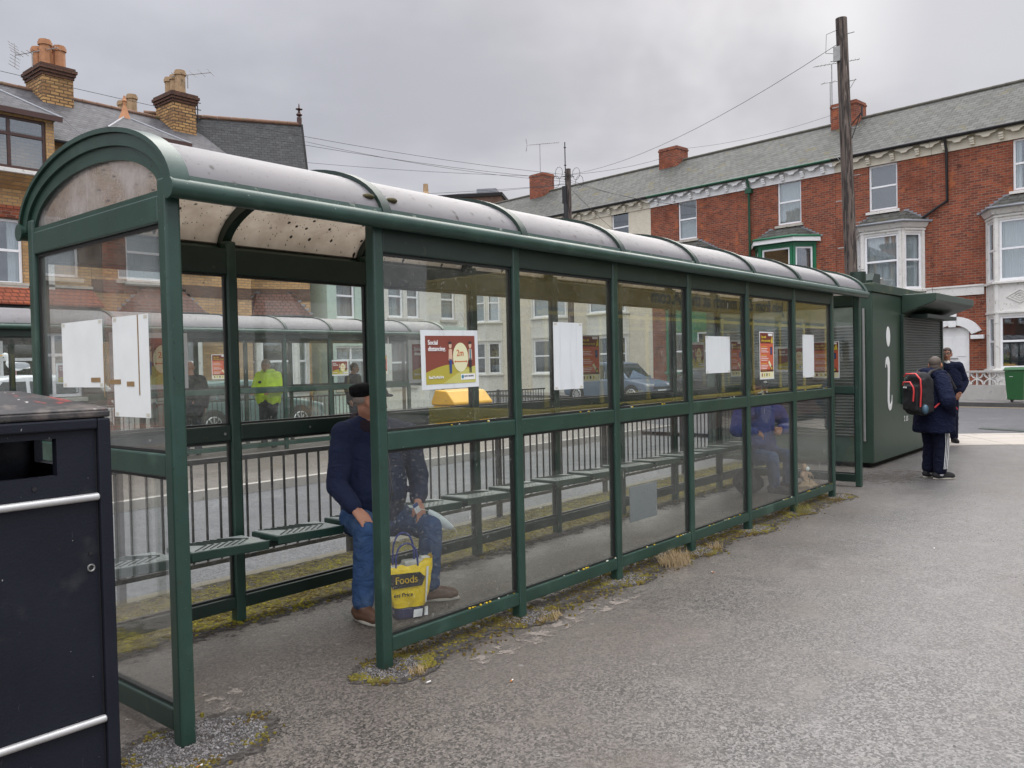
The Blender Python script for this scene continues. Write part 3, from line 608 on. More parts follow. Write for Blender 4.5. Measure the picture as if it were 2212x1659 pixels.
# grit bin
g = thing('grit_bin', 'yellow grit bin with a domed lid seen through the near glass', 'grit bin', (13.35, 12.95, 0))
MT['grit'] = surf('yellow_plastic', (.72, .38, .025), .4, .08, 4, spots=[((.25, .16, .05), 9, .66, .74)])
m = MB(); m.rings([[(.06, .05, 0), (1.16, .05, 0), (1.16, .62, 0), (.06, .62, 0)], [(0, 0, .72), (1.22, 0, .72), (1.22, .68, .72), (0, .68, .72)]]); m.obj('body', MT['grit'], g, .02)
m = MB(); m.prism([(-.03, .725), (-.03, .78), (.22, 1.04), (.58, 1.07), (.71, .80), (.71, .725)], 'x', -.03, 1.25); m.obj('lid', MT['grit'], g, .025)
m = MB(); m.box(.45, .77, -.045, -.02, .66, .72); m.obj('handle', MT['black'], g, .01)
# ------------------------------------------------------------------ ground, roads, kerbs
def sheet_z(name, poly, z, mat, kind='structure'):
    m = MB(); m.add([(x, y, z) for x, y in poly], [tuple(range(len(poly)))]); return tag(m.obj(name, mat), kind=kind)
MT['asph'] = asphalt('worn_pavement_asphalt', (.026, .025, .0245), (.225, .216, .209), .44, 125, .9, [((.10, .084, .071), .8, .52, .72, .6), ((.21, .195, .18), 2.1, .60, .76, .4), ((.055, .050, .046), 1.3, .62, .74, .45)], .5, True)
MT['asph2'] = asphalt('road_asphalt', (.065, .065, .068), (.165, .165, .172), .75, 90, .4, [((.05, .05, .055), .5, .55, .75, .6)], .15)
MT['asph3'] = asphalt('far_pavement', (.14, .13, .125), (.24, .23, .22), .6, 60, .3)
MT['kerb'] = surf('weathered_kerb_stone', (.30, .28, .255), .75, .15, 3, .3, 60, [((.15, .135, .11), 5, .55, .75)])
sheet_z('ground', [(-400, -400), (400, -400), (400, 400), (-400, 400)], -.16, MT['asph2'])
sheet_z('bus_lane', [(-60, -45), (21, -45), (21, 60), (-60, 60)], -.12, MT['asph2'])
def slab(name, poly, z0, z1, mat):
    m = MB(); m.prism(poly, 'z', z0, z1); return tag(m.obj(name, mat), kind='structure')
slab('pavement', [(-30, -.80), (20.2, -.80), (19.55, 3.0), (18.65, 4.3), (17.0, 5.80), (-30, 5.80)], -.13, 0, MT['asph'])
slab('kerb', [(-30, 5.80), (17.0, 5.80), (16.9, 5.93), (-30, 5.93)], -.13, -.004, surf('dark_mossy_kerb', (.14, .125, .095), .8, .2, 3, .3, 60, [((.10, .09, .03), 4, .5, .7)]))
slab('far_platform', [(-30, 10.53), (18.5, 10.53), (19.6, 13), (19.6, 15.5), (18.5, 18.2), (-30, 18.2)], -.13, 0, MT['asph'])
slab('far_kerb', [(-30, 10.40), (18.55, 10.40), (18.50, 10.53), (-30, 10.53)], -.13, .004, MT['kerb'])
# street by the red brick terrace
ts = V((.1195, .9928)); tn = V((-.9928, .1195)); TO = V((33.0, 5.0))
def tr(s, off): p = TO + ts * s + tn * off; return (p.x, p.y)
m = MB(); nx = [(21.5, -60), (20.23, -.8), (19.58, 3.0), (18.68, 4.33), (17.03, 5.83), (17.0, 60)]
fx = [tr(-62, 3.71), tr(-6, 3.71), tr(-2, 3.71), tr(-.5, 3.71), tr(1.0, 3.71), tr(60, 3.71)]
for i in range(5): m.quad((*nx[i], -.03), (*fx[i], -.02), (*fx[i + 1], -.02), (*nx[i + 1], -.03))
tag(m.obj('street', MT['asph2']), kind='structure')
slab('street_pavement', [tr(-60, 3.55), tr(60, 3.55), tr(60, -12), tr(-60, -12)], -.13, .10, MT['asph3'])
slab('street_kerb', [tr(-60, 3.70), tr(60, 3.70), tr(60, 3.55), tr(-60, 3.55)], -.13, .104, surf('dark_damp_kerb', (.075, .072, .07), .6, .2, 4))
slab('kerb_marking', [tr(2.5, 3.705), tr(1.15, 3.705), tr(1.15, 3.56), tr(2.5, 3.56)], .0, .108, surf('yellow_kerb_paint', (.55, .33, .03), .6, .15, 8))
m = MB(); m.quad((*tr(-60, 4.15), -.018), (*tr(60, 4.15), -.018), (*tr(60, 4.02), -.018), (*tr(-60, 4.02), -.018)); tag(m.obj('road_marking', surf('yellow_road_line', (.40, .28, .07), .7, .2, 6)), kind='structure')
# paving slabs and kerb at the pavement's edge
e0, e1 = V((18.71, 4.06)), V((19.46, 2.98)); ed = (e1 - e0).normalized(); en = V((-ed.y, ed.x)) * -1
if en.x > 0: en = -en
MT['slab'] = surf('pale_paving_slab', (.40, .365, .325), .75, .08, 1.2, .25, 60, [((.24, .22, .19), 2.5, .62, .8)])
pv = MB(); rnd = random.Random(3)
for row, (o0, o1, ln) in enumerate(((.02, .30, .92), (.34, 1.02, 1.1), (1.03, 1.62, 1.1), (1.63, 2.25, 1.1))):
    for i in range(-4, 6):
        a = e0 + ed * (i * ln + (.0 if row else .3)) + en * o0; bq = e0 + ed * ((i + 1) * ln - .018 + (.0 if row else .3)) + en * o0
        c = bq + en * (o1 - o0 - .014); d = a + en * (o1 - o0 - .014); z = .008 + rnd.uniform(0, .003)
        pv.add([(*a, -.02), (*bq, -.02), (*c, -.02), (*d, -.02), (*a, z), (*bq, z), (*c, z), (*d, z)], [(0, 3, 2, 1), (4, 5, 6, 7), (0, 1, 5, 4), (1, 2, 6, 5), (2, 3, 7, 6), (3, 0, 4, 7)])
tag(pv.obj('paving', MT['slab'], bevel=.004), kind='structure')
m = MB(); m.prism([(20.55, 4.01), (20.84, 4.01), (20.1, 2.0), (19.8, 2.0)], 'z', -.035, -.018); tag(m.obj('drain_grate', MT['greendk']), 'dark green drain grate in the gutter of the street by the pale paving', 'drain')
slab('terrace_pavement', [(-60, 22.3), (25.5, 22.3), (25.5, 45), (-60, 45)], -.13, .02, MT['asph3'])
# moss, gravel, tufts
def mossmat(n, a, b, c):
    t = NT(n); p = t.n('NewGeometry')['Position']; f = t.noise(p, 3.5, 4, .6); g = t.noise(p, 40, 2)
    col = t.mix(t.ramp(f, .4, .62), a, b); col = t.mix(t.ramp(g, .5, .75), col, c); return t.end(t.bsdf(col, .95, 0, .15))
mm = mossmat('moss', (.095, .070, .022), (.18, .16, .022), (.30, .26, .04))
def clumps(name, spots, label, mat, cat, zf=.5, zo=.0045):
    v = []; f = []
    for (x, y, r) in spots:
        n = len(v); k = 6; a0 = random.random() * 6
        h = zo + r * random.uniform(.35, .8) * zf * 2
        for lv, (q, zz) in enumerate(((1, -.002), (.75, zo + (h - zo) * .6))):
            for i in range(k):
                w = r * q * random.uniform(.75, 1.2); v.append((x + w * math.cos(a0 + i * 6.283 / k), y + w * math.sin(a0 + i * 6.283 / k), zz))
        v.append((x + random.uniform(-.3, .3) * r, y, h))
        for i in range(k):
            j = (i + 1) % k; f.append((n + i, n + j, n + k + j, n + k + i)); f.append((n + k + i, n + k + j, n + 2 * k))
    me = bpy.data.meshes.new(name); me.from_pydata(v, [], f); me.materials.append(mat)
    o = bpy.data.objects.new(name, me); COL.objects.link(o); return tag(o, label, cat, kind='stuff')
rnd = random.Random(8); sp = []
for _ in range(26000):
    x = rnd.uniform(1.2, 12.3); u = rnd.random(); y = 4.66 + (rnd.betavariate(1.5, 2.0)) * 1.10
    nz = mnoise.noise(V((x * 1.3, y * 2.2, 0))) + .5 * mnoise.noise(V((x * 4, y * 6, 2)))
    edge = min(1, (y - 4.62) / .28) * min(1, (5.80 - y) / .10)
    if nz > rnd.uniform(-.55, .35) + (1 - edge) * .6: sp.append((x, y, rnd.uniform(.006, .017)))
clumps('moss', sp, 'olive and brown moss growing in a strip behind the near shelter', mm, 'moss', .45)
sp = []; gv = []
for i, px in enumerate(xs1[:8]):
    X0 = SX + px
    if i == 0: rim, cnt, ga = .33, 700, 3000
    else: rim, cnt, ga = .23, 900, 1100
    for _ in range(cnt):
        a = rnd.uniform(0, 6.283); r = rim * rnd.gauss(.92, .12)
        if mnoise.noise(V((math.cos(a) * 2 + i * 7, math.sin(a) * 2, 0))) > rnd.uniform(-.25, .35): sp.append((X0 + .03 + r * math.cos(a), SY - .04 + r * .72 * math.sin(a), rnd.uniform(.005, .013)))
    for _ in range(ga):
        a = rnd.uniform(0, 6.283); r = rim * .93 * math.sqrt(rnd.random())
        gv.append((X0 + .03 + r * math.cos(a), SY - .04 + r * .72 * math.sin(a), rnd.uniform(.002, .006)))
for _ in range(4200):
    x = rnd.uniform(SX + W * .95, SX + W * 7.1); y = SY + rnd.gauss(-.01, .10)
    if mnoise.noise(V((x * 1.6, y * 3, 5))) > rnd.uniform(-.5, .5): sp.append((x, y, rnd.uniform(.005, .013)))
clumps('moss', sp, 'green and orange-brown moss round the front post feet of the near shelter', mossmat('moss_bright', (.085, .058, .021), (.155, .135, .026), (.27, .215, .04)), 'moss', .55)
def gravelmat():
    t = NT('loose_grey_gravel'); p = t.n('NewGeometry')['Position']; f = t.n('TexVoronoi', {'Vector': p, 'Scale': 70.0})
    return t.end(t.bsdf(t.mix(t.n('SeparateColor', {0: f['Color']})[0], (.080, .075, .075), (.31, .295, .29)), .7))
clumps('gravel', gv, 'loose grey gravel in the patches round the near shelter posts', gravelmat(), 'gravel', .7)
def fademat(name, a, b, sc=26, hs=.5):
    t = NT(name); p = t.n('NewGeometry')['Position']; fd = t.n('Attribute', attribute_name='fade')['Fac']
    col = t.mix(t.ramp(t.noise(p, sc, 3), .35, .7), a, b); sh = t.bsdf(col, .85, 0, .2, t.noise(p, 90, 3), hs, .005)
    al = t.ramp(t.math('ADD', fd, t.math('MULTIPLY', t.math('SUBTRACT', t.noise(p, 9.0, 6, .7), .5), 1.7)), .42, .62)
    return t.end(t.n('MixShader', {0: al, 1: t.n('BsdfTransparent', {0: (1, 1, 1, 1)})[0], 2: sh})[0])
def fadesheet(name, pts, z, mat, n=40):
    """pts: list of rows of (x, y, fade)"""
    v = [(x, y, z) for r in pts for x, y, f in r]; w = len(pts[0]); fs = [(i * w + j, i * w + j + 1, (i + 1) * w + j + 1, (i + 1) * w + j) for i in range(len(pts) - 1) for j in range(w - 1)]
    me = bpy.data.meshes.new(name); me.from_pydata(v, [], fs); me.materials.append(mat); at = me.attributes.new('fade', 'FLOAT', 'POINT'); at.data.foreach_set('value', [f for r in pts for x, y, f in r])
    o = bpy.data.objects.new(name, me); COL.objects.link(o); return tag(o, kind='structure')
msoil = fademat('dark_damp_soil', (.045, .040, .036), (.105, .096, .088)); mbed = fademat('moss_bed', (.055, .043, .019), (.120, .102, .028), 14, .9); mpale = fademat('worn_pale_patch', (.22, .19, .165), (.30, .265, .235), 40)
for i, px in enumerate(xs1[:8]):
    rim = .38 if i == 0 else .28
    rows = []
    for r in (0, .55, .8, 1.0, 1.15): rows.append([(SX + px + .03 + rim * r * math.cos(a * .2094), SY - .05 + .74 * rim * r * math.sin(a * .2094), (1.0, .95, .70, .45, .05)[(0, .55, .8, 1.0, 1.15).index(r)]) for a in range(31)])
    fadesheet('soil_patch', rows, .0040 + .0001 * i, msoil)
def strip_sheet(name, x0, x1, ys, fs, z, mat, step=.3):
    n = int((x1 - x0) / step); fadesheet(name, [[(x0 + (x1 - x0) * i / n, y, f * min(1, i / 2 + .2, (n - i) / 2 + .2)) for y, f in zip(ys, fs)] for i in range(n + 1)], z, mat)
strip_sheet('soil_strip', .9, 12.6, (4.35, 4.62, 4.85, 5.3, 5.6, 5.79), (.0, .45, .9, .9, .8, .6), .0030, msoil)
strip_sheet('moss_bed', .9, 12.4, (4.45, 4.68, 4.9, 5.3, 5.6, 5.79), (.0, .35, .72, .68, .66, .5), .0055, mbed)
strip_sheet('soil_strip', SX + .85, SX + 8.3, (3.02, 3.22, 3.36, 3.52, 3.72), (.0, .40, .8, .55, .0), .0048, msoil)
strip_sheet('moss_bed', SX + .95, SX + 8.1, (3.14, 3.26, 3.38, 3.5, 3.62), (.0, .30, .46, .30, .0), .0062, mbed)
fadesheet('brown_patch', [[(10.6 + 2.4 * i / 8, 2.55 + 1.25 * j / 6 + .25 * (1 - i / 8), .56 * math.sin(math.pi * (i + .01) / 8.02) ** .5 * math.sin(math.pi * (j + .01) / 6.02) ** .5) for j in range(7)] for i in range(9)], .0028, fademat('dark_brown_patch', (.085, .073, .063), (.145, .130, .117), 60))  # darker brown patch on the asphalt, fading out at its edges
strip_sheet('pale_patch', SX + .9, SX + 3.5, (2.86, 3.02, 3.12, 3.24), (.0, .50, .48, .0), .0036, mpale)
strip_sheet('pale_patch', SX - .3, SX + .9, (3.35, 3.6, 3.9, 4.2), (.0, .46, .46, .0), .0036, mpale)
def tuft(loc, n, h, sp, mat, label, lean=.5):
    m = MB()
    for _ in range(n):
        a = random.uniform(0, 6.283); r = sp * math.sqrt(random.random()); x, y = r * math.cos(a), r * math.sin(a) * .6
        hh = h * random.uniform(.4, 1); dx, dy = random.gauss(0, lean) * hh * .5, random.gauss(0, lean) * hh * .5; w = .0022
        m.add([(x - w, y, 0), (x + w, y, 0), (x + dx * .5 + w * .8, y + dy * .5, hh * .6), (x + dx * .5 - w * .8, y + dy * .5, hh * .6), (x + dx * 1.3, y + dy * 1.3, hh)], [(0, 1, 2, 3), (3, 2, 4)])
    o = m.obj('grass_tuft', mat); o.location = loc; tag(o, label, 'grass tuft', 'dry grass tufts at the post feet'); return o
mdry = surf('dry_straw_grass', (.40, .30, .17), .9, .25, 30); mgr = surf('yellow_green_grass', (.22, .20, .04), .9, .25, 30)
tuft((5.82, 3.27, 0), 330, .135, .17, mdry, 'big tuft of dry straw-coloured grass against the bottom rail by the fourth post')
tuft((8.50, 3.27, 0), 140, .12, .13, mgr, 'yellow-green grass tuft at the foot of the seventh post')
tuft((4.12, 3.20, 0), 60, .06, .10, mdry, 'sparse little dry tuft at the foot of the third post')
tuft((6.52, 3.27, 0), 70, .07, .09, mdry, 'low dry tuft just beyond the fifth post')
tuft((2.98, 3.20, 0), 40, .06, .07, mdry, 'tiny dry tuft at the foot of the post in front of the seated man')
wb = MB(); wr = random.Random(21)
for (x, y, r_) in [q for q in sp if wr.random() < .42] + [(wr.uniform(1.5, 6), 4.7 + wr.betavariate(2, 2) * 1.0, .01) for _ in range(900)]:
    if mnoise.noise(V((x * 2.1, y * 3, 11))) < .02: continue
    h_ = wr.uniform(.012, .042); a_ = wr.uniform(0, 6.283); l_ = wr.uniform(.1, .8) * h_; w_ = .0016
    wb.add([(x - w_, y, .003), (x + w_, y, .003), (x + l_ * math.cos(a_), y + l_ * math.sin(a_), h_)], [(0, 1, 2)])
tag(wb.obj('grass', surf('olive_weed_blades', (.15, .14, .03), .9, .35, 25)), 'short olive weed blades sprouting along the base of the near shelter', 'grass', kind='stuff')
mor = surf('cigarette_filter', (.50, .20, .06), .8); mcp = surf('cigarette_paper', (.75, .73, .70), .8)
for k3, (px, py, a) in enumerate(((1105, 620 + 850, .3), (925, 1473, 0), (1800, 1030, .6), (430, 1655, .2), (1540, 1236, 1.1), (2018, 1184, .2))):
    p = atz(px, py, .008); m = MB(); d = V((math.cos(a), math.sin(a), 0))
    m.cyl(p - d * .012 - V((p.x, p.y, 0)), p + d * .004 - V((p.x, p.y, 0)), .004, n=8, mi=0); m.cyl(p + d * .004 - V((p.x, p.y, 0)), p + d * .016 - V((p.x, p.y, 0)), .004, n=8, mi=1)
    o = m.obj('cigarette_end', [mcp if k3 in (1, 5) else mor, mcp], smooth=60); o.location = (p.x, p.y, 0)
    tag(o, ('orange cigarette end on the asphalt midway along the shelter front', 'white scrap lying on the asphalt below the post in front of the seated man', 'cigarette end near the far end of the shelter', 'cigarette end at the very bottom edge near the corner post', 'cigarette end by the grass beyond the fifth post', 'pale scrap on the open asphalt towards the men')[k3], 'litter', 'bits of litter on the asphalt')
# scattered fallen leaves and stones that nobody would count
gr = [(x, y, rnd.uniform(.002, .006)) for x, y in ((rnd.uniform(1.3, 12), rnd.uniform(.6, 4.6)) for _ in range(2600)) if y < x * .75 + 2]
clumps('grit', gr, 'scattered pale grit on the worn asphalt', gravelmat(), 'grit', .6, 0)
# ------------------------------------------------------------------ the yellow double-deck bus that the shelter glass mirrors
bx0, bx1, by0, by1 = 10.2, 25.5, -3.75, -1.25
bus = thing('double_decker_bus', 'yellow and olive double-decker bus standing opposite the shelter, mirrored in its front glass', 'bus', (bx0, by1, -.12))
MT['busy'] = surf('bus_yellow', (.70, .56, .05), .3, .05, 2); MT['busam'] = surf('bus_amber', (.46, .34, .06), .3, .05, 2); MT['busred'] = surf('bus_red', (.09, .028, .025), .35, .1, 2)
L = bx1 - bx0
m = MB(); m.box(0, L, -2.5, 0, .66, 1.02); m.obj('lower_panels', MT['busy'], bus, .03); m = MB(); m.box(.01, L - .01, -2.49, -.01, .28, .658); m.obj('skirt', MT['busred'], bus, .02)
m = MB(); m.box(.02, L - .02, -2.49, -.02, 1.022, 2.62); m.obj('lower_saloon', MT['dark'], bus, .02)
m = MB(); m.box(0, L, -2.5, 0, 2.622, 3.22); m.obj('advert_band', MT['busam'], bus, .03)
m = MB(); m.box(.02, L - .02, -2.49, -.02, 3.222, 4.02); m.obj('upper_saloon', MT['dark'], bus, .02)
m = MB(); m.box(0, L, -2.5, 0, 4.022, 4.3); m.obj('roof', MT['busy'], bus, .08)
wp = MB(); wp.box(0, 1.38, -.018, -.008, 0, 1.46); w0 = wp.obj('window', MT['pane'], bus)
pl = MB(); pl.prism([(-.06, 0), (.06, 0), (.03, .35), (.03, 1.2), (.06, 1.56), (-.06, 1.56), (-.03, 1.2), (-.03, .35)], 'y', -.02, .004); pl0 = pl.obj('window_pillar', MT['busy'], bus)
for i in range(10):
    for (o0, z) in ((w0, 1.07),):
        o = o0 if i == 0 else o0.copy()
        if i: COL.objects.link(o); o.parent = bus
        o.location = (.25 + 1.53 * i, 0, z)
    o = pl0 if i == 0 else pl0.copy()
    if i: COL.objects.link(o); o.parent = bus
    o.location = (.17 + 1.53 * i, 0, 1.04)
m = MB(); m.box(0, L, -.02, .006, 2.50, 2.56); m.obj('rail_trim', MT['busy'], bus)
for x in (2.4, 8.4):
    m = MB(); m.cyl((x, -.28, .5), (x, .01, .5), .5, n=28); o = m.obj('wheel', MT['black'], bus, smooth=40); m = MB(); m.cyl((x, .011, .5), (x, .03, .5), .27, n=24); m.obj('hub', MT['alu'], o, smooth=40)
text('Join from £7 a month at theAA.com', .36, mink, bus, frame((19.75 - bx0, .004, 2.83), (-1, 0, 0), (0, 0, 1), (0, 1, 0)), sx=1.17, ext=.002, bold=.009)
# ------------------------------------------------------------------ houses (local frame: x along the front, -y outwards, z up)
def wall_skin(m, x0, x1, z0, z1, holes, y=0.0, th=.14, mi=0, X=None, dark=1):
    xs = sorted({x0, x1, *[h[0] for h in holes], *[h[1] for h in holes]}); zs = sorted({z0, z1, *[h[2] for h in holes], *[h[3] for h in holes]})
    T = (lambda p: X @ V(p)) if X is not None else (lambda p: V(p))
    for i in range(len(xs) - 1):
        for j in range(len(zs) - 1):
            cx, cz = (xs[i] + xs[i + 1]) / 2, (zs[j] + zs[j + 1]) / 2
            if any(h[0] < cx < h[1] and h[2] < cz < h[3] for h in holes): continue
            m.quad(T((xs[i], y, zs[j])), T((xs[i + 1], y, zs[j])), T((xs[i + 1], y, zs[j + 1])), T((xs[i], y, zs[j + 1])), mi)
    for a, b, c, d in holes:
        for (p, q) in (((a, c), (b, c)), ((b, c), (b, d)), ((b, d), (a, d)), ((a, d), (a, c))):
            m.quad(T((p[0], y, p[1])), T((q[0], y, q[1])), T((q[0], y + th, q[1])), T((p[0], y + th, p[1])), mi)
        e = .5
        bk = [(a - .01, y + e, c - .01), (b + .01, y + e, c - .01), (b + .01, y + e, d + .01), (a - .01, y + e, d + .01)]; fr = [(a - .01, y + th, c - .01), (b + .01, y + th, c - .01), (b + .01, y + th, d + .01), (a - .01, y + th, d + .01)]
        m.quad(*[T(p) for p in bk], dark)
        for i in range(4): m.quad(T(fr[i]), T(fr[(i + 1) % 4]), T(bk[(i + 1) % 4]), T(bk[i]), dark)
def window(par, a, b, c, d, y=.09, fm='upvc', style='sash', curtain='net', sill='stone', X=None, split=.52, fw=.072):
    X = X if X is not None else M.Identity(4)
    m = MB(); m.T = X
    m.box(a, a + fw, y, y + .06, c, d); m.box(b - fw, b, y, y + .06, c, d); m.box(a + fw, b - fw, y, y + .06, c, c + fw * 1.1); m.box(a + fw, b - fw, y, y + .06, d - fw, d)
    if style == 'sash': zt = c + (d - c) * split; m.box(a + fw, b - fw, y - .012, y + .05, zt - .035, zt + .035)
    if style == 'cross':
        zt = c + (d - c) * .66; xm = (a + b) / 2; m.box(a + fw, b - fw, y - .004, y + .055, zt - .04, zt + .04); m.box(xm - .04, xm + .04, y - .006, y + .057, c + fw * 1.1, zt - .04); m.box(xm - .04, xm + .04, y - .006, y + .057, zt + .04, d - fw)
    if style == 'four':
        for q in (.25, .5, .75): xm = a + (b - a) * q; m.box(xm - .03, xm + .03, y - .004, y + .055, c + fw * 1.1, d - fw)
    w = m.obj('window', MT[fm], par, .006)
    p = MB(); p.T = X; p.box(a + fw * .8, b - fw * .8, y + .030, y + .036, c + fw * .8, d - fw * .8); p.obj('pane', MT['pane'], w)
    if curtain:
        q = MB(); q.T = X; yy = y + .13
        def sheet(x0, x1, z0=c + .02, z1=d - .02):
            n = max(8, int((x1 - x0) / .02)); A = [(x0 + (x1 - x0) * i / n, yy + .018 * math.sin(i * 1.9) + .01 * math.sin(i * .7)) for i in range(n + 1)]
            for i in range(n): q.quad((A[i][0], A[i][1], z0), (A[i + 1][0], A[i + 1][1], z0), (A[i + 1][0], A[i + 1][1], z1), (A[i][0], A[i][1], z1))
        if curtain in ('net', 'beige'): sheet(a + .02, b - .02)
        elif curtain == 'side': sheet(a + .02, a + (b - a) * .22); sheet(b - (b - a) * .2, b - .02)
        elif curtain == 'left': sheet(a + .02, a + (b - a) * .28)
        elif curtain == 'half': sheet(a + .02, b - .02, c + .02, c + (d - c) * .5)
        q.obj('curtain', MT['beige' if curtain in ('beige',) else 'net'], w, smooth=180)
    if sill:
        s = MB(); s.T = X; s.prism([(y - .17, c - .13), (y + .02, c - .13), (y + .02, c - .002), (y - .17, c - .03)], 'x', a - .09, b + .09); s.obj('sill', MT[sill], w, .008)
    return w
def bay(par, cx, trim, z0, tiers, roof, zr0, zr1, wmat='upvc', wid=2.5, fro=1.5, pr=.78, plinth='stone', curtains=('net', 'beige'), motif=False, roofmat='slate', gut='black'):
    """canted bay; tiers: (window bottom, window top)"""
    P = [(cx - wid / 2, 0), (cx - fro / 2, -pr), (cx + fro / 2, -pr), (cx + wid / 2, 0)]
    bm = MB(); top = zr0
    b = None; wins = []
    for i in range(3):
        (xa, ya), (xb, yb) = P[i], P[i + 1]; L = math.hypot(xb - xa, yb - ya); ux, uy = (xb - xa) / L, (yb - ya) / L
        X = M(((ux, -uy, 0, xa), (uy, ux, 0, ya), (0, 0, 1, 0), (0, 0, 0, 1)))
        holes = [(.13, L - .13, t0, t1) for t0, t1 in tiers]
        wall_skin(bm, 0, L, z0, top, holes, 0, .10, 0, X)
        for k, (t0, t1) in enumerate(tiers): wins.append((X, L, t0, t1, i, k))
        bm.T = X
        for (q0, q1) in ((0, .11), (L - .11, L)): bm.box(q0 + .002, q1 - .002, -.028, -.002, tiers[0][0] - .2, top - .28)     # pilasters
        for (t0, t1) in tiers:
            bm.box(-.02, L + .02, -.05, -.002, t1 + .10, t1 + .16); bm.prism([(-.11, t0 - .10), (.0, t0 - .10), (.0, t0 - .01), (-.11, t0 - .035)], 'x', -.02, L + .02)
        bm.prism([(-.002, top - .20), (-.06, top - .20), (-.16, top - .03), (-.16, top), (-.002, top)], 'x', -.07, L + .07)
        bm.T = M.Identity(4)
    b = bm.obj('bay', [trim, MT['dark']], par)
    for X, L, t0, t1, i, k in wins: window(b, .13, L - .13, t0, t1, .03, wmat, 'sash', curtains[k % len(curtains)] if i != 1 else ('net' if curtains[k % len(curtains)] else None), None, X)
    if motif and len(tiers) > 1:
        zc = (tiers[0][1] + tiers[1][0]) / 2 + .05; mm2 = MB()
        for s1 in (.42, .27, .13):
            o = [(cx - s1, zc), (cx, zc + s1 * .55), (cx + s1, zc), (cx, zc - s1 * .55)]; k = (s1 - .05) / s1; q = [(cx + (x - cx) * k, zc + (z - zc) * k) for x, z in o]
            for i in range(4): mm2.prism([o[i], o[(i + 1) % 4], q[(i + 1) % 4], q[i]], 'y', -pr - .03, -pr - .002)
        mm2.obj('moulding', trim, b)
    r = MB(); e = .20; Q = [(cx - wid / 2 - e, -.0), (cx - fro / 2 - e * .6, -pr - e), (cx + fro / 2 + e * .6, -pr - e), (cx + wid / 2 + e, -.0)]; tp = [(cx - fro * .42, -.02), (cx + fro * .42, -.02)]
    r.add([(*Q[0], zr0), (*Q[1], zr0), (*Q[2], zr0), (*Q[3], zr0), (*tp[0], zr1), (*tp[1], zr1), (*Q[0], zr0 + .03), (*Q[1], zr0 + .03), (*Q[2], zr0 + .03), (*Q[3], zr0 + .03)],
          [(0, 3, 2, 1), (6, 7, 4), (7, 8, 5, 4), (8, 9, 5), (0, 1, 7, 6), (1, 2, 8, 7), (2, 3, 9, 8)])
    r.obj('bay_roof', MT[roofmat], b)
    g = MB(); g.tube([(Q[0][0], .0, zr0 + .01), (Q[1][0], Q[1][1] - .04, zr0 + .01), (Q[2][0], Q[2][1] - .04, zr0 + .01), (Q[3][0], .0, zr0 + .01)], .045, 8); g.obj('bay_gutter', MT[gut], b, smooth=50)
    if trim is MT['trimgreen']:
        k = MB(); k.T = M.Identity(4)
        for i in range(3):
            (xa, ya), (xb, yb) = Q[i], Q[i + 1]; L = math.hypot(xb - xa, yb - ya); ux, uy = (xb - xa) / L, (yb - ya) / L
            k.box(0, L, -.012, .012, zr0 - .20, zr0 - .03, X=M(((ux, -uy, 0, xa), (uy, ux, 0, ya), (0, 0, 1, 0), (0, 0, 0, 1))))
        k.obj('fascia', MT['white'], b)
    f = MB()
    for i in range(7):
        for sg in (-1, 1):
            t = i / 6; x = cx + sg * (fro * .42 + (wid / 2 + e - fro * .42) * t); z = zr1 - (zr1 - zr0) * t; f.box(x - .10, x + .10, -.03, -.005, z - .02, z + .055)
    f.obj('flashing', MT['lead'], b)['kind'] = 'stuff'
    return b
def chimney(par, roof, x, w, y, d, zb, zt, mat, pots=0, potmat='buffpot', cap=True, npr=1):
    m = MB(); m.box(x - w / 2, x + w / 2, y - d / 2, y + d / 2, zb, zt)
    CB = 1
    if cap:
        for k, (o, h) in enumerate(((.03, .09), (.065, .09), (.10, .09), (.06, .07))): m.box(x - w / 2 - o, x + w / 2 + o, y - d / 2 - o, y + d / 2 + o, zt + .001 + sum((.09, .09, .09, .07)[:k]), zt + sum((.09, .09, .09, .07)[:k + 1]), 1)
        zt2 = zt + .34
    else: m.box(x - w / 2 - .03, x + w / 2 + .03, y - d / 2 - .03, y + d / 2 + .03, zt - .16, zt - .08); zt2 = zt
    c = m.obj('chimney', [mat, MT['corbel']], roof)
    for k in range(pots):
        px = x + (k % 2 - .5) * w * .46 if npr == 2 else x
        py = y + ((k // npr) - (pots / npr - 1) / 2) * (d * .9 / max(1, pots / npr)) if True else y
        q = MB(); h = .72 if k % 3 else .8
        for (r0, za, zb2) in ((.19, 0, .08), (.165, .08, h - .16), (.20, h - .16, h - .06), (.175, h - .06, h)): q.rings([[(px + r0 * math.cos(R(45 * i + 22.5)), py + r0 * math.sin(R(45 * i + 22.5)), zt2 + z) for i in range(8)] for z in (za + .0005, zb2)])
        q.obj('chimney_pot', MT[potmat], c)
    f = MB(); f.box(x - w / 2 - .025, x + w / 2 + .025, y - d / 2 - .025, y + d / 2 + .025, zb - .1, zb + .12 if cap else zb + .05); f.obj('flashing', MT['lead'], c)
    return c
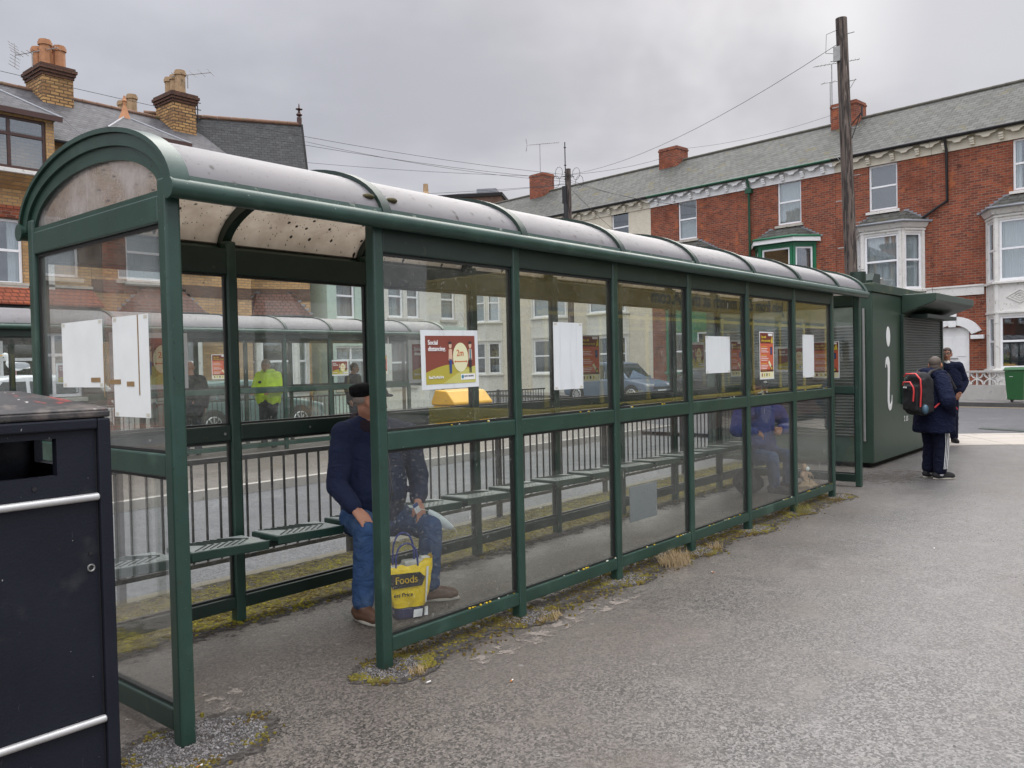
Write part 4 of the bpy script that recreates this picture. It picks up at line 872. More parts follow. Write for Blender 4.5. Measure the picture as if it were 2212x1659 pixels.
def gable_roof(par, w, dep, ze, zr, mat, over=.28, name='roof', ridge=None):
    m = MB(); th = .07; yr = dep / 2
    sl = (zr - ze) / yr
    for sg in (0, 1):
        ya, za = (-over, ze - sl * over) if sg == 0 else (dep + over, ze - sl * over)
        m.add([(0, ya, za), (w, ya, za), (w, yr, zr), (0, yr, zr), (0, ya, za + th), (w, ya, za + th), (w, yr, zr + th), (0, yr, zr + th)], [(0, 3, 2, 1), (4, 5, 6, 7), (0, 1, 5, 4), (1, 2, 6, 5), (2, 3, 7, 6), (3, 0, 4, 7)])
    r = m.obj(name, mat, par)
    t = MB(); n = int(w / .45)
    for i in range(n):
        a = w * i / n; t.tube([(a + .004, yr, zr + th + .01), (a + w / n - .004, yr, zr + th + .01)], [.085, .078], 10)
    t.obj('ridge_tiles', ridge or MT['ridge'], r, smooth=50)
    return r
def shell(par, w, dep, z0, ze, zr, mat, holes, name='wall'):
    m = MB(); wall_skin(m, 0, w, z0, ze, holes)
    yr = dep / 2
    m.quad((0, dep, z0), (w, dep, z0), (w, dep, ze), (0, dep, ze))
    for x in (0, w): m.add([(x, 0, z0), (x, dep, z0), (x, dep, ze), (x, yr, zr), (x, 0, ze)], [(0, 1, 2, 3, 4)])
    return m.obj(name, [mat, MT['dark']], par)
MT['corbel'] = brick('dark_corbel_brick', (.13, .065, .042), (.07, .038, .028), (.05, .035, .028), .23, .09, .010, soot=.5)
MT['ridgegrey'] = surf('grey_ridge_tile', (.075, .07, .055), .8, .3, 5, .2, 50)
# ---------------------------------------------- red brick terrace (street end)
TROT = math.atan2(-ts.y, -ts.x)
def rhouse(name, label, s0, s1, wall, ups, bays, trim, gut, ze=9.36, zr=11.62, doors=(), bands=(), pipe=None, chim=None, wfm='upvc', group='terraced houses along the street'):
    """s0 right end, s1 left end as measured along the terrace"""
    p = tr(s1, 0); t = thing(name, label, 'house', (p[0], p[1], .10), TROT, group)
    w = s1 - s0; L = lambda s: s1 - s; zz = -.10
    holes = [(L(a), L(b), c + zz, d + zz) for a, b, c, d, _ in ups] + [(L(c) - .52, L(c) + .52, .35, 2.50) for c in doors]
    wl = shell(t, w, 7.0, 0, ze, zr - .1, wall, holes)
    for (a, b, c, d, cu) in ups: window(wl, L(a), L(b), c + zz, d + zz, .07, wfm, 'sash', cu, 'oldwhite' if trim is MT['oldwhite'] else 'stone')
    r = gable_roof(t, w, 7.0, ze + .03, zr, MT['slate'], .30, ridge=MT['ridgegrey'])
    if chim:
        for cs, h in chim: chimney(t, r, L(cs), 1.12, 3.4, .95, zr - .55, h, MT['redbrick'], 0, cap=False)
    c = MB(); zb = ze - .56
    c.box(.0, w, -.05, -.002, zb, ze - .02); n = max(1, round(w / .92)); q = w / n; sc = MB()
    for i in range(n):
        for (o, h) in ((.16, .07), (.13, .07), (.10, .07)):
            k2 = ((.16, .13, .10).index(o)); c.box(i * q + q * .5 - .07, i * q + q * .5 + .07, -.06 - o, -.051, ze - .26 - .075 * (k2 + 1), ze - .265 - .075 * k2)
        x0 = (i - .5) * q + q; pts = [(x0 - q / 2, ze - .33), (x0 - q * .40, ze - .33), (x0 - q * .32, ze - .25), (x0 - q * .17, ze - .22), (x0 - q * .09, ze - .14), (x0, ze - .125), (x0 + q * .09, ze - .14), (x0 + q * .17, ze - .22), (x0 + q * .32, ze - .25), (x0 + q * .40, ze - .33), (x0 + q / 2, ze - .33)]
        tp = [(x, ze - .01) for x, z in pts]
        pts = [(min(max(x, 0.001), w - .001), z) for x, z in pts]; tp = [(min(max(x, 0.001), w - .001), z) for x, z in tp]
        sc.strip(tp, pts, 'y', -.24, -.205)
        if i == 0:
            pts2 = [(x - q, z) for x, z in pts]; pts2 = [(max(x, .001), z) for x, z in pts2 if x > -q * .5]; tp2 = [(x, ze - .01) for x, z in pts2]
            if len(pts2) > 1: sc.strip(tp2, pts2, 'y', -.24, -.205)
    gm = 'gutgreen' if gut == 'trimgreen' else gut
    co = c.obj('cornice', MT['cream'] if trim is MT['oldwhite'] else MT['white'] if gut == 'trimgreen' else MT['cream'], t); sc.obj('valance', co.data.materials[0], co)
    g = MB(); g.tube([(0, -.33, ze - .08), (w, -.33, ze - .08)], .055, 10); g.obj('gutter', MT[gm], t, smooth=50)
    if pipe is not None:
        m = MB(); x = L(pipe[0]); pts = [(x, -.30, ze - .1), (x, -.12, ze - .5), (x, -.09, pipe[1])] + ([(x - .55 * 1.75, -.09, pipe[1] - .55)] if pipe[2] else [])
        m.tube(pts, .05, 10); m.box(x - .14, x + .14, -.2, -.03, ze - .75, ze - .55) if not pipe[2] else None; m.obj('downpipe', MT[gm], t, smooth=50)
    for cx, kw in bays: bay(t, L(cx), trim, .0, [(1.02, 2.78), (3.98, 6.02)], None, 6.42, 6.92, gut=gut if gut == 'trimgreen' else 'lead', motif=trim is MT['oldwhite'], **kw)
    for cdoor in doors:
        x = L(cdoor); m = MB()
        m.box(x - .52, x + .52, .06, .10, .35, 2.50); 
        for (a, b2, c2, d2) in ((-.40, -.06, 1.45, 2.15), (.06, .40, 1.45, 2.15), (-.40, -.06, .55, 1.25), (.06, .40, .55, 1.25)): m.box(x + a, x + b2, .045, .058, c2, d2)
        dr = m.obj('door', MT['white'], t, .01)
        k = MB(); k.box(x - .14, x + .14, .035, .044, 1.36, 1.40); k.obj('letterbox', MT['alu'], dr)
        h = MB(); A = [(x + .66 * math.cos(R(a)), 2.05 + .52 * math.sin(R(a))) for a in range(20, 161, 10)]; B = [(x + 1.0 * math.cos(R(a)), 2.08 + .80 * math.sin(R(a))) for a in range(20, 161, 10)]
        h.strip(B, A, 'y', -.10, -.002); h.box(x - 1.03, x - .60, -.13, -.002, 2.06, 2.20); h.box(x + .60, x + 1.03, -.13, -.002, 2.06, 2.20); h.prism([(x - .12, 2.50), (x + .12, 2.50), (x + .16, 3.02), (x - .16, 3.02)], 'y', -.16, -.101); h.obj('door_hood', MT['white'], t, .01)
        s = MB(); s.box(x - .6, x + .6, -.35, -.002, .0, .17); s.box(x - .52, x + .52, -.001, .11, .0, .345); s.obj('door_step', MT['stone'], t, .01)
    for (a, b2) in bands:
        m = MB(); m.box(L(b2), L(a), -.055, -.002, 3.62, 3.92); m.box(L(b2), L(a), -.09, -.002, 3.922, 3.98); m.obj('string_course', MT['oldwhite'], t)
    return t
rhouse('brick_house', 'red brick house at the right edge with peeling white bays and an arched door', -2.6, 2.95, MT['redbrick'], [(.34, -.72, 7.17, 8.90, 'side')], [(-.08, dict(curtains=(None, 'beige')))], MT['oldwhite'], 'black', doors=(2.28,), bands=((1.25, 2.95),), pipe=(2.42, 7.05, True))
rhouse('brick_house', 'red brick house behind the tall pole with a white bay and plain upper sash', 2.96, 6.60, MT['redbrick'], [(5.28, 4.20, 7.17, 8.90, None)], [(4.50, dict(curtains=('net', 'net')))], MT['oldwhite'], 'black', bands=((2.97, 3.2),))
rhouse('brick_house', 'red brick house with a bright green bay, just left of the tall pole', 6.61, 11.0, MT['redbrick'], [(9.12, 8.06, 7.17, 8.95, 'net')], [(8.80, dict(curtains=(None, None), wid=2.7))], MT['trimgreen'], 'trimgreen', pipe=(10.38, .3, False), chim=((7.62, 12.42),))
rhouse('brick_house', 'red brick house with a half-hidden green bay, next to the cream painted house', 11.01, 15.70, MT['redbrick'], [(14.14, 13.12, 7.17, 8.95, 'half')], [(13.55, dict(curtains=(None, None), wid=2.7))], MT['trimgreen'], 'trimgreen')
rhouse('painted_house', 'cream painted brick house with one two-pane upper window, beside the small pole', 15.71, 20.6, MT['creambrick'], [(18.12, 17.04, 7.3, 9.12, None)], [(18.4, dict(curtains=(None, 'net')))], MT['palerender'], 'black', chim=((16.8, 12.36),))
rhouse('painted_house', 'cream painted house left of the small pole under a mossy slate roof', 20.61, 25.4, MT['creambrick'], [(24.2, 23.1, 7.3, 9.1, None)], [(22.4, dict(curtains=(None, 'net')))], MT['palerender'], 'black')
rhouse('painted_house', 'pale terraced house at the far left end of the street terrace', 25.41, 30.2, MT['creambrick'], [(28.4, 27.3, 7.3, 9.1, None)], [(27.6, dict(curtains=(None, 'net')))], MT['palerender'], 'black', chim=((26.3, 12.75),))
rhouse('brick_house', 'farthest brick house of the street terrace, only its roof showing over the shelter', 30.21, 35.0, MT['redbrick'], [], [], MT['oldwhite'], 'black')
# far brick block with flat parapet
p = tr(38.8, -7); t = thing('brick_building', 'low brown brick building with a flat parapet far behind the shelter roof', 'building', (p[0], p[1], 0), TROT + R(38))
m = MB(); m.box(-3.4, 3.4, 0, 6, 0, 13.9); m.obj('wall', MT['darkbrick'], t); m = MB(); m.box(-3.5, 3.5, -.1, 6.1, 13.9, 14.15); m.obj('parapet', MT['dark'], t); m = MB(); m.box(1.2, 2.7, 2, 3.4, 14.16, 14.9); m.obj('roof_tank', MT['lead'], t)
p2 = aty(920, 425, 36); t = thing('chimney_stack', 'small lone chimney pot far away above the shelter roof', 'chimney', (p2.x, p2.y, 0)); m = MB(); m.box(-.45, .45, -.3, .3, 0, p2.z - .2); m.obj('stack', MT['darkbrick'], t)
m = MB(); m.rings([[(r0 * math.cos(R(45 * i)), r0 * math.sin(R(45 * i)), z) for i in range(8)] for r0, z in ((.3, p2.z - .2), (.26, p2.z + .1), (.16, p2.z + .3), (.14, p2.z + .75))]); m.obj('chimney_pot', MT['buffpot'], t)
# garden wall of pierced blocks
p = tr(6.4, 2.05); t = thing('garden_wall', 'low grey garden wall topped with pierced concrete blocks, right of the standing men', 'wall', (p[0], p[1], .10), TROT)
MT['blockw'] = surf('grey_wall_block', (.40, .39, .37), .8, .12, 4, .2, 60, [((.16, .16, .15), 4, .58, .75), ((.10, .12, .05), 9, .68, .76)])
m = MB(); m.box(0, 6.35, 0, .2, 0, .50); m.box(0, 6.35, -.015, .215, .905, .97); m.obj('base', MT['blockw'], t, .006)
m = MB()
for i in range(16):
    x = .2 + i * .395; 
    for q in range(4):
        cx, cz = x + (.19 if q % 2 == 0 else -.19), .703 + (.19 if q < 2 else -.19); a0 = {0: 180, 1: 270, 2: 90, 3: 0}[q]
        A = [(cx + .155 * math.cos(R(a0 + k * 15)), cz + .155 * math.sin(R(a0 + k * 15))) for k in range(7)]; B = [(cx + .19 * math.cos(R(a0 + k * 15)), cz + .19 * math.sin(R(a0 + k * 15))) for k in range(7)]
        m.strip(A, B, 'y', .03, .17)
    for x2 in (x - .1975,): m.box(x2 - .018, x2 + .018, .02, .18, .501, .904)
m.obj('pierced_blocks', white('screen_block', (.60, .59, .57), .8), t)
# ---------------------------------------------- yellow brick row on the left
def lhouse(name, label, x0, x1, wall, ups, ze, zr, roofm='slatemid', y=24.0, dep=7.0, rz=0, gut='black', group='houses across the road on the left', sill='stone', doors=()):
    t = thing(name, label, 'house', (x0, y, 0), rz, group); w = x1 - x0
    holes = [(a - x0, b - x0, c, d) for a, b, c, d, *_ in ups] + [(a - x0, a - x0 + .95, .15, 2.3) for a in doors]
    wl = shell(t, w, dep, 0, ze, zr - .1, wall, holes)
    for (a, b, c, d, fm, st, cu) in ups: window(wl, a - x0, b - x0, c, d, .08, fm, st, cu, sill)
    for a in doors:
        m = MB(); m.box(a - x0, a - x0 + .95, .07, .11, .15, 2.3); m.obj('door', MT['brownframe'], t)
    r = gable_roof(t, w, dep, ze + .02, zr, MT[roofm], .25)
    g = MB(); g.tube([(0, -.28, ze - .14), (w, -.28, ze - .14)], .06, 10); g.obj('gutter', MT[gut], t, smooth=50)
    return t, wl, r
def band(t, x0, x1, z0, z1, mat, pr=.03, name='brick_band'):
    m = MB(); m.box(x0, x1, -pr, -.002, z0, z1); return m.obj(name, mat, t)
def dormer(t, r, cx, hw, z0, ze, zap, win):
    """wall dormer with hipped slate roof and terracotta finial"""
    m = MB(); wall_skin(m, cx - hw, cx + hw, z0, ze, [win], -.42)
    for x in (cx - hw, cx + hw): m.quad((x, -.42, z0), (x, 2.2, z0), (x, 2.2, ze), (x, -.42, ze))
    m.quad((cx - hw, -.42, z0), (cx + hw, -.42, z0), (cx + hw, 0, z0 - .3), (cx - hw, 0, z0 - .3))
    d = m.obj('dormer', [MT['yellowbrick'], MT['dark']], t)
    window(d, *win, -.37, 'brownframe', 'cross', 'left', 'oldwhite')
    h = MB(); o = .16; a = (cx, 1.0, zap); b = (cx, 3.0, zap)
    P = [(cx - hw - o, -.42 - o, ze), (cx + hw + o, -.42 - o, ze), (cx + hw + o, 3.0, ze), (cx - hw - o, 3.0, ze)]
    h.add(P + [a, b], [(0, 1, 4), (1, 2, 5, 4), (3, 0, 4, 5), (0, 3, 2, 1)]); dr = h.obj('dormer_roof', MT['slatemid'], d)
    f = MB(); f.box(cx - hw - o, cx + hw + o, -.42 - o - .02, -.41 - o, ze - .12, ze + .02); f.obj('fascia', MT['brownframe'], d)
    k = MB(); k.tube([P[0], a], .035, 6); k.tube([P[1], a], .035, 6); k.obj('hip_lead', MT['lead'], dr)
    n = MB(); n.rings([[(cx + q * math.cos(R(60 * i)), 1.0 + q * math.sin(R(60 * i)), zap + z) for i in range(6)] for q, z in ((.20, -.12), (.10, .15), (.05, .32), (.06, .42), (.085, .46), (.05, .52), (.03, .62))]); n.obj('finial', MT['terracotta'], dr)
ZE, ZR = 8.0, 10.15
YB = MT['yellowbrick']
t, wl, r = lhouse('yellow_brick_house', 'yellow brick house at the left edge with a brown-framed dormer and tall chimney', 6.30, 10.35, YB, [(7.1, 8.62, 3.98, 5.68, 'upvc', 'sash', 'side'), (6.9, 9.2, .9, 2.6, 'upvc', 'cross', None)], ZE, ZR)
dormer(t, r, 8.25 - 6.3, 1.08, 6.75, 8.40, 9.35, (8.25 - 6.3 - .88, 8.25 - 6.3 + .88, 6.92, 8.26))
chimney(t, r, 10.72 - 6.3, .88, 3.3, 1.25, 9.3, 10.55, MT['chimbrick'], 4, 'terracotta', npr=2)
band(t, 0, 4.05, 6.62, 6.78, MT['oldwhite'], .05, 'sill_course'); band(t, 0, 4.05, 5.72, 6.02, MT['redtile'], .04); band(t, 1.0, 2.55, 5.7, 5.9, MT['redbrick'], .06)
m = MB(); m.prism([(-.75, 3.46), (-.002, 3.95), (-.002, 3.42), (-.75, 3.40)], 'x', .0, 4.05); m.obj('tile_canopy', MT['redtile'], t); band(t, 0, 4.05, 3.95, 4.02, MT['stone'], .1); m = MB(); m.box(0, 4.05, -.6, -.002, 2.95, 3.39); m.obj('shop_fascia', MT['black'], t)
q = MB(); q.box(2.72, 3.05, -.10, -.002, 3.5, 6.3); q.obj('painted_pilaster', MT['oldwhite'], t)
t, wl, r = lhouse('yellow_brick_house', 'yellow brick house with the second chimney and a hipped dormer behind the shelter arch', 10.36, 15.4, YB, [(11.1, 12.6, 4.3, 5.9, 'upvc', 'sash', 'net'), (13.0, 13.8, 4.75, 6.3, 'upvc', 'sash', None)], ZE, ZR, sill='stone')
dormer(t, r, 11.92 - 10.36, 1.08, 6.75, 8.40, 9.28, (11.92 - 10.36 - .88, 11.92 - 10.36 + .88, 6.92, 8.26))
chimney(t, r, 14.68 - 10.36, .82, 3.1, 1.15, 9.1, 10.62, MT['chimbrick'], 3, 'buffpot', npr=1)
chimney(t, r, 14.5 - 10.36, .8, 6.2, 1.2, 8.6, 10.80, MT['chimbrick'], 3, 'buffpot', cap=False)
band(t, 0, 5.03, 3.9, 4.25, MT['darkbrick'], .03); band(t, 0, 5.03, 6.62, 6.78, MT['oldwhite'], .05, 'sill_course')
for cx in (12.4,): bay(t, cx - 10.36, MT['oldwhite'], 0, [(1.0, 2.7)], None, 3.3, 4.05, roofmat='browntile', wid=2.4, curtains=(None,))
# corner house turned to face the junction
ca = R(-30); ex = V((math.cos(ca), math.sin(ca), 0)); ey = V((-math.sin(ca), math.cos(ca), 0))
apex = V((18.55, 25.5, 0)); org = apex - ex * 5.2 - ey * 1.9
t = thing('corner_house', 'corner house with a steep dark slate roof, red ridge tiles and an iron finial', 'house', (org.x, org.y, 0), ca, 'houses across the road on the left')
hol = [(.5, 1.4, 4.85, 6.4), (3.5, 4.5, 4.85, 6.4)]
wl = shell(t, 5.2, 3.8, 0, 7.6, 10.3, YB, hol); window(wl, *hol[0], .08, 'upvc', 'sash', None); window(wl, *hol[1], .08, 'upvc', 'sash', 'net')
r = gable_roof(t, 5.25, 3.8, 7.6, 10.42, MT['slatedk'], .12)
q = MB(); q.tube([(5.2, 1.9, 10.45), (5.2, 1.9, 10.75)], .09, 8); q.ell((5.2, 1.9, 10.85), (.11, .11, .07)); q.tube([(5.2, 1.9, 10.85), (5.2, 1.9, 11.25)], [.06, .015], 8); q.ell((5.2, 1.9, 11.05), (.13, .13, .035)); q.obj('finial', MT['brownframe'], r, smooth=50)
q = MB(); sl = (10.42 - 7.6) / 1.9
for sg in (0, 1):
    A = [(-.12, 7.6 - sl * .12), (1.9, 10.42)] if sg == 0 else [(3.92, 7.6 - sl * .12), (1.9, 10.42)]
    q.strip([(a, b + .09) for a, b in A], [(a, b - .20) for a, b in A], 'x', 5.255, 5.32)
q.obj('bargeboard', MT['dark'], r)
band(t, 0, 5.2, 3.95, 4.35, MT['darkbrick'], .03)
bay(t, .95, MT['oldwhite'], 0, [(1.0, 2.7)], None, 3.35, 4.2, roofmat='browntile', wid=2.2, fro=1.3, curtains=(None,)); bay(t, 4.0, MT['oldwhite'], 0, [(1.0, 2.7)], None, 3.35, 4.2, roofmat='browntile', wid=2.2, fro=1.3, curtains=(None,))
t, wl, r = lhouse('rendered_house', 'pale green rendered house next to the corner house, seen through the glass', 18.35, 20.7, MT['mintrender'], [(18.75, 19.6, 3.40, 4.95, 'upvc', 'sash', 'net'), (18.7, 20.1, .9, 2.4, 'upvc', 'cross', 'net')], 5.6, 7.0, dep=5.5, y=23.9)
t, wl, r = lhouse('rendered_house', 'pale rendered house with tall paired windows over a green shopfront', 20.71, 25.3, MT['palerender'], [(21.2, 21.95, 3.5, 5.05, 'upvc', 'sash', 'net'), (22.15, 22.8, 3.5, 5.05, 'upvc', 'sash', 'net'), (24.0, 24.8, 3.5, 5.05, 'upvc', 'sash', 'net'), (21.3, 22.5, .9, 2.6, 'upvc', 'sash', None), (23.4, 24.8, .9, 2.6, 'upvc', 'sash', None)], 5.7, 7.0, dep=5.5, y=23.9)
band(t, 0, 4.59, 2.85, 3.2, MT['mintrender'], .12, 'shop_fascia')
# houses farther left, out of frame but mirrored in the near end pane
for i in range(5):
    x0 = -15.6 + i * 4.38
    nm = ['a square bay', 'a red painted door', 'four-light casements', 'white sashes', 'a dark pilaster']
    t, wl, r = lhouse('brick_house', ['plain dark brick house farthest left of the frame, mirrored in the near end pane', 'red brick house outside the frame between two dark brick ones, farther left', 'middle dark brick house outside the frame at the left', 'red brick house outside the frame between two dark brick ones, nearer', 'dark brick house outside the frame, beside the yellow brick house'][i], x0, x0 + 4.36, MT['redbrick'] if i % 2 else MT['darkbrick'], [(x0 + .6, x0 + 1.9, 4.2, 5.8, 'upvc', 'four' if i % 2 else 'sash', 'net'), (x0 + 2.6, x0 + 3.7, 4.2, 5.8, 'upvc', 'sash', 'net'), (x0 + .6, x0 + 2.0, 1.0, 2.7, 'upvc', 'cross', None)], 6.6 + .5 * (i % 3), 8.4 + .4 * (i % 3), 'slatemid', y=23.0 - 1.2 * i if False else 23.5, doors=(x0 + 2.9,))
    chimney(t, r, 4.0, .8, 3.4, 1.1, 8.2 + .4 * (i % 3), 9.8 + .4 * (i % 3), MT['redbrick'], 2, 'terracotta', npr=1)
# ------------------------------------------------------------------ poles, aerials, cables
MT['pole'] = surf('weathered_pole_timber', (.115, .090, .076), .85, .25, 7, .5, 60, [((.028, .021, .019), 3.2, .44, .56, (6, 6, .5)), ((.27, .23, .20), 5, .60, .72, (6, 6, .4))], stretch=(6, 6, .35))
def pole(label, x, y, z0, z1, r0, r1, lean=(0, 0)):
    t = thing('telegraph_pole', label, 'telegraph pole', (x, y, z0)); h = z1 - z0
    m = MB(); m.tube([(lean[0] * k / 8, lean[1] * k / 8, h * k / 8) for k in range(9)], [r0 + (r1 - r0) * k / 8 for k in range(9)], 18); m.obj('shaft', MT['pole'], t, smooth=50)
    return t, h
b0 = aty(1837, 612, 6.25); top = aty(1818, 40, 6.33); PXX = 19.05
tp = atx(1817, 40, PXX); bt = atx(1836, 600, PXX)
t, h = pole('tall thick weathered telegraph pole standing in front of the red brick terrace', PXX, bt.y - .12, 0, tp.z, .142, .120, (0, tp.y - bt.y + .12))
for k in range(12):
    m = MB(); z = 3.0 + k * .52; sg = 1 if k % 2 else -1; yy = (tp.y - bt.y + .12) * z / h
    m.tube([(0, yy - sg * .10, z), (0, yy - sg * .27, z)], .010, 6); m.tube([(0, yy - sg * .26, z + .02), (0, yy - sg * .14, z - .16)], .006, 6) if z > 4 and k % 3 == 0 else None
    m.obj('climbing_step', MT['alu'], t)
m = MB(); yy = (tp.y - bt.y + .12)
m.tube([(0, yy * .76 - .10, h * .735), (0, yy * .76 - .36, h * .765)], .012, 6); m.tube([(0, yy * .76 - .33, h * .762), (0, yy * .72 - .11, h * .70)], .010, 6); m.tube([(0, yy * .76 - .36, h * .755), (0, yy * .76 - .36, h * .778)], .02, 6); m.obj('bracket', MT['black'], t)
m = MB(); m.box(-.15, -.10, yy * .93 - .0, yy * .93 + .15, h * .895, h * .93); m.obj('number_plate', MT['alu'], t)
m = MB(); m.tube([(-.12, yy + .05, h * .97), (-.14, yy + .28, h * .965), (-.13, yy + .30, h * .92), (-.12, yy + .12, h * .915)], .006, 6); m.tube([(-.125, yy * k / 10 + .03 * math.sin(k * 1.7), h * k / 10) for k in range(2, 10)], .008, 6); m.obj('cable_loop', MT['wire'], t)
BIGTOP = V((PXX, bt.y - .12 + yy + .1, h * .94))
sp = atx(1227, 365, 29.6); t, h2 = pole('small slim telegraph pole hung with many cables, beside the cream painted house', 29.6, sp.y, .1, sp.z, .15, .115)
m = MB(); m.box(-.20, -.10, -.02, .20, h2 - 1.5, h2 - .75); m.cyl((-.14, .05, h2 - 2.5), (-.14, .05, h2 - 1.5), .10, n=10); m.obj('junction_box', MT['black'], t)
m = MB()
for k in range(10):
    a = k * .63; m.tube([(.12 * math.cos(a), .12 * math.sin(a), h2 - .3), (.28 * math.cos(a), .28 * math.sin(a), h2 - .32 - .03 * (k % 3))], .012, 6)
for k in range(4):
    c = V((-.1, (-1) ** k * (.42 + .08 * k), h2 - .12 - .18 * k)); m.tube([c + V((0, .20 * math.cos(q * .63), .26 * math.sin(q * .63))) for q in range(11)], .010, 5)
m.obj('cable_fittings', MT['wire'], t)
SM = V((29.6, sp.y, h2 - .15))
def cable(a, b, sag, label, r=.0075):
    a = V(a); b = V(b); m = MB(); n = 14; m.tube([(a + (b - a) * (k / n) - V((0, 0, sag * 4 * (k / n) * (1 - k / n))) - a) for k in range(n + 1)], r, 5)
    o = m.obj('overhead_cable', MT['wire']); o.location = a; tag(o, label, 'cable', 'overhead cables to the small pole')
cable(SM, BIGTOP, .5, 'thin cable rising from the small pole to the top of the tall pole', .006)
cable(SM, aty(0, 153, 26), .35, 'upper cable crossing the sky behind both yellow brick chimneys')
cable(SM - V((0, 0, .2)), aty(0, 181, 26), .35, 'lower cable crossing the sky behind both yellow brick chimneys')
cable(SM - V((0, 0, .3)), aty(660, 306, 27), .2, 'third cable from the small pole to the corner house roof')
cable(SM - V((0, 0, .1)), aty(650, 350, 30), .1, 'nearly level cable from the small pole to the left, under the corner house ridge')
cable(SM - V((0, 0, .4)), aty(700, 425, 30), .1, 'lowest cable from the small pole down to the left houses')
cable(SM - V((0, 0, .4)), aty(830, 428, 33), .08, 'short cable from the small pole to the lone chimney pot')
cable(SM - V((0, 0, .3)), V((*tr(26.0, -2.9), 12.0)), .05, 'cable from the small pole to the brick stack with the mast aerial')
cable(SM, V((*tr(16.6, -2.9), 12.0)), .15, 'cable from the small pole to the middle brick stack')
cable(SM - V((0, 0, .2)), V((*tr(13.0, .12), 8.6)), .25, 'cable from the small pole to the top window beside the cream house')
cable(SM - V((0, 0, .3)), V((*tr(9.5, .12), 7.9)), .35, 'long cable from the small pole across the red brick fronts')
cable(SM - V((0, 0, .5)), V((*tr(16.2, .12), 6.9)), .15, 'cable dropping from the small pole down the cream house wall')
cable(SM - V((0, 0, .6)), V((*tr(22.0, .12), 7.2)), .1, 'cable dropping steeply from the small pole to the cream house on its left')
cable(V((*tr(7.3, -3), 12.2)), V((*tr(16.4, -3), 12.3)), .3, 'faint cable between the two brick stacks over the slate roof', .006)
def yagi(label, base, mast, boom, n, el, d=V((1, 0, 0)), ref=True, r=.010):
    """television aerial on a thin mast; d is the boom's direction"""
    t = thing('tv_aerial', label, 'aerial', tuple(base), group='television aerials on the chimneys'); up = V((0, 0, 1)); d = d.normalized(); sd = d.cross(up).normalized()
    m = MB(); m.cyl((0, 0, 0), (0, 0, mast), r * 1.3, n=8); m.obj('mast', MT['alu'], t)
    m = MB(); c = V((0, 0, mast)); m.tube([c - d * boom * .4, c + d * boom * .6], r, 6)
    for k in range(n): p = c + d * boom * (-.3 + .88 * k / max(1, n - 1)); m.tube([p - sd * el, p + sd * el], r * .5, 5)
    if ref:
        for sg in (-1, 1):
            for k in range(4): p = c - d * boom * .4 + up * sg * (.06 + .09 * k) + d * (-.02 * k); m.tube([p - sd * el * 1.3, p + sd * el * 1.3], r * .5, 5)
            m.tube([c - d * boom * .4, c - d * boom * .42 + up * sg * .36], r * .7, 5)
    m.obj('boom', MT['alu'], t)
RTv = RT.copy(); RTv.z = 0
cb = V((*tr(26.2, -3.2), 12.72)); yagi('television aerial on a mast above the brick stack left of the small pole', cb, 1.9, 1.9, 14, .16, RTv + V((0, 0, .06)), True, .016)
cb = V((*tr(23.9, -2.9), 11.6)); t = thing('tv_aerial', 'short stub aerial mast just left of the small pole', 'aerial', tuple(cb), group='television aerials on the chimneys'); m = MB(); m.cyl((0, 0, 0), (0, 0, 2.6), .03, n=8); [m.ell((0, 0, z), (.07, .07, .05)) for z in (.5, .9, 1.3, 2.3)]; m.obj('mast', MT['black'], t)
cb = V((*tr(8.15, -3.0), 11.2)); d2 = V((.62, -.78, .14)); yagi('dark twin aerial mast half hidden behind the tall pole', cb, 3.1, 2.0, 12, .12, d2, False, .018)
yagi('lower dark aerial arm on the mast behind the tall pole', cb + V((.08, .1, .6)), 1.75, 1.0, 3, .22, d2, False, .016)
cb = aty(405, 165, 26.6); yagi('aerial with one long arm on the second yellow chimney', cb - V((0, 0, .4)), .45, 1.35, 5, .35, RTv * 1 + V((0, 0, .08)), False, .014)
cb = aty(70, 120, 27.2); yagi('grid aerial on the first yellow chimney at the left', cb - V((0, 0, .5)), .6, 1.3, 8, .2, RTv * 1 + V((0, 0, .15)), True, .014)
t = thing('chimney_ladder_bracket', 'rusty bracket with rungs on the right side of the second yellow chimney', 'bracket', tuple(aty(428, 274, 27.1))); m = MB(); m.tube([(0, 0, 0), (0, 0, .85)], .02, 6)
for z in (.02, .3, .6, .84): m.tube([(-.12, 0, z), (.12, 0, z)], .018, 6)
m.obj('rungs', MT['black'], t)
# ------------------------------------------------------------------ wheelie bin
p = tr(-.62, 3.05); t = thing('wheelie_bin', 'dark green wheelie bin at the right edge, in front of the pierced garden wall', 'wheelie bin', (p[0], p[1], .10), TROT)
MT['wheelie'] = surf('wheelie_green_plastic', (.018, .10, .030), .42, .12, 3)
m = MB(); m.rings([[(-.22, -.26, .08), (.22, -.26, .08), (.22, .26, .08), (-.22, .26, .08)], [(-.27, -.34, .98), (.27, -.34, .98), (.27, .34, .98), (-.27, .34, .98)]]); m.obj('body', MT['wheelie'], t, .03)
m = MB(); m.box(-.30, .30, -.37, .37, .985, 1.03); m.prism([(-.36, 1.03), (.36, 1.03), (.30, 1.09), (-.28, 1.09)], 'x', -.28, .28); m.obj('lid', MT['wheelie'], t, .02)
m = MB(); m.cyl((-.25, .26, .1), (-.20, .26, .1), .1); m.cyl((.20, .26, .1), (.25, .26, .1), .1); m.obj('wheel', MT['black'], t, smooth=40)
m = MB(); m.box(-.13, -.03, -.325, -.315, .80, .822); m.obj('white_mark', MT['white'], t)
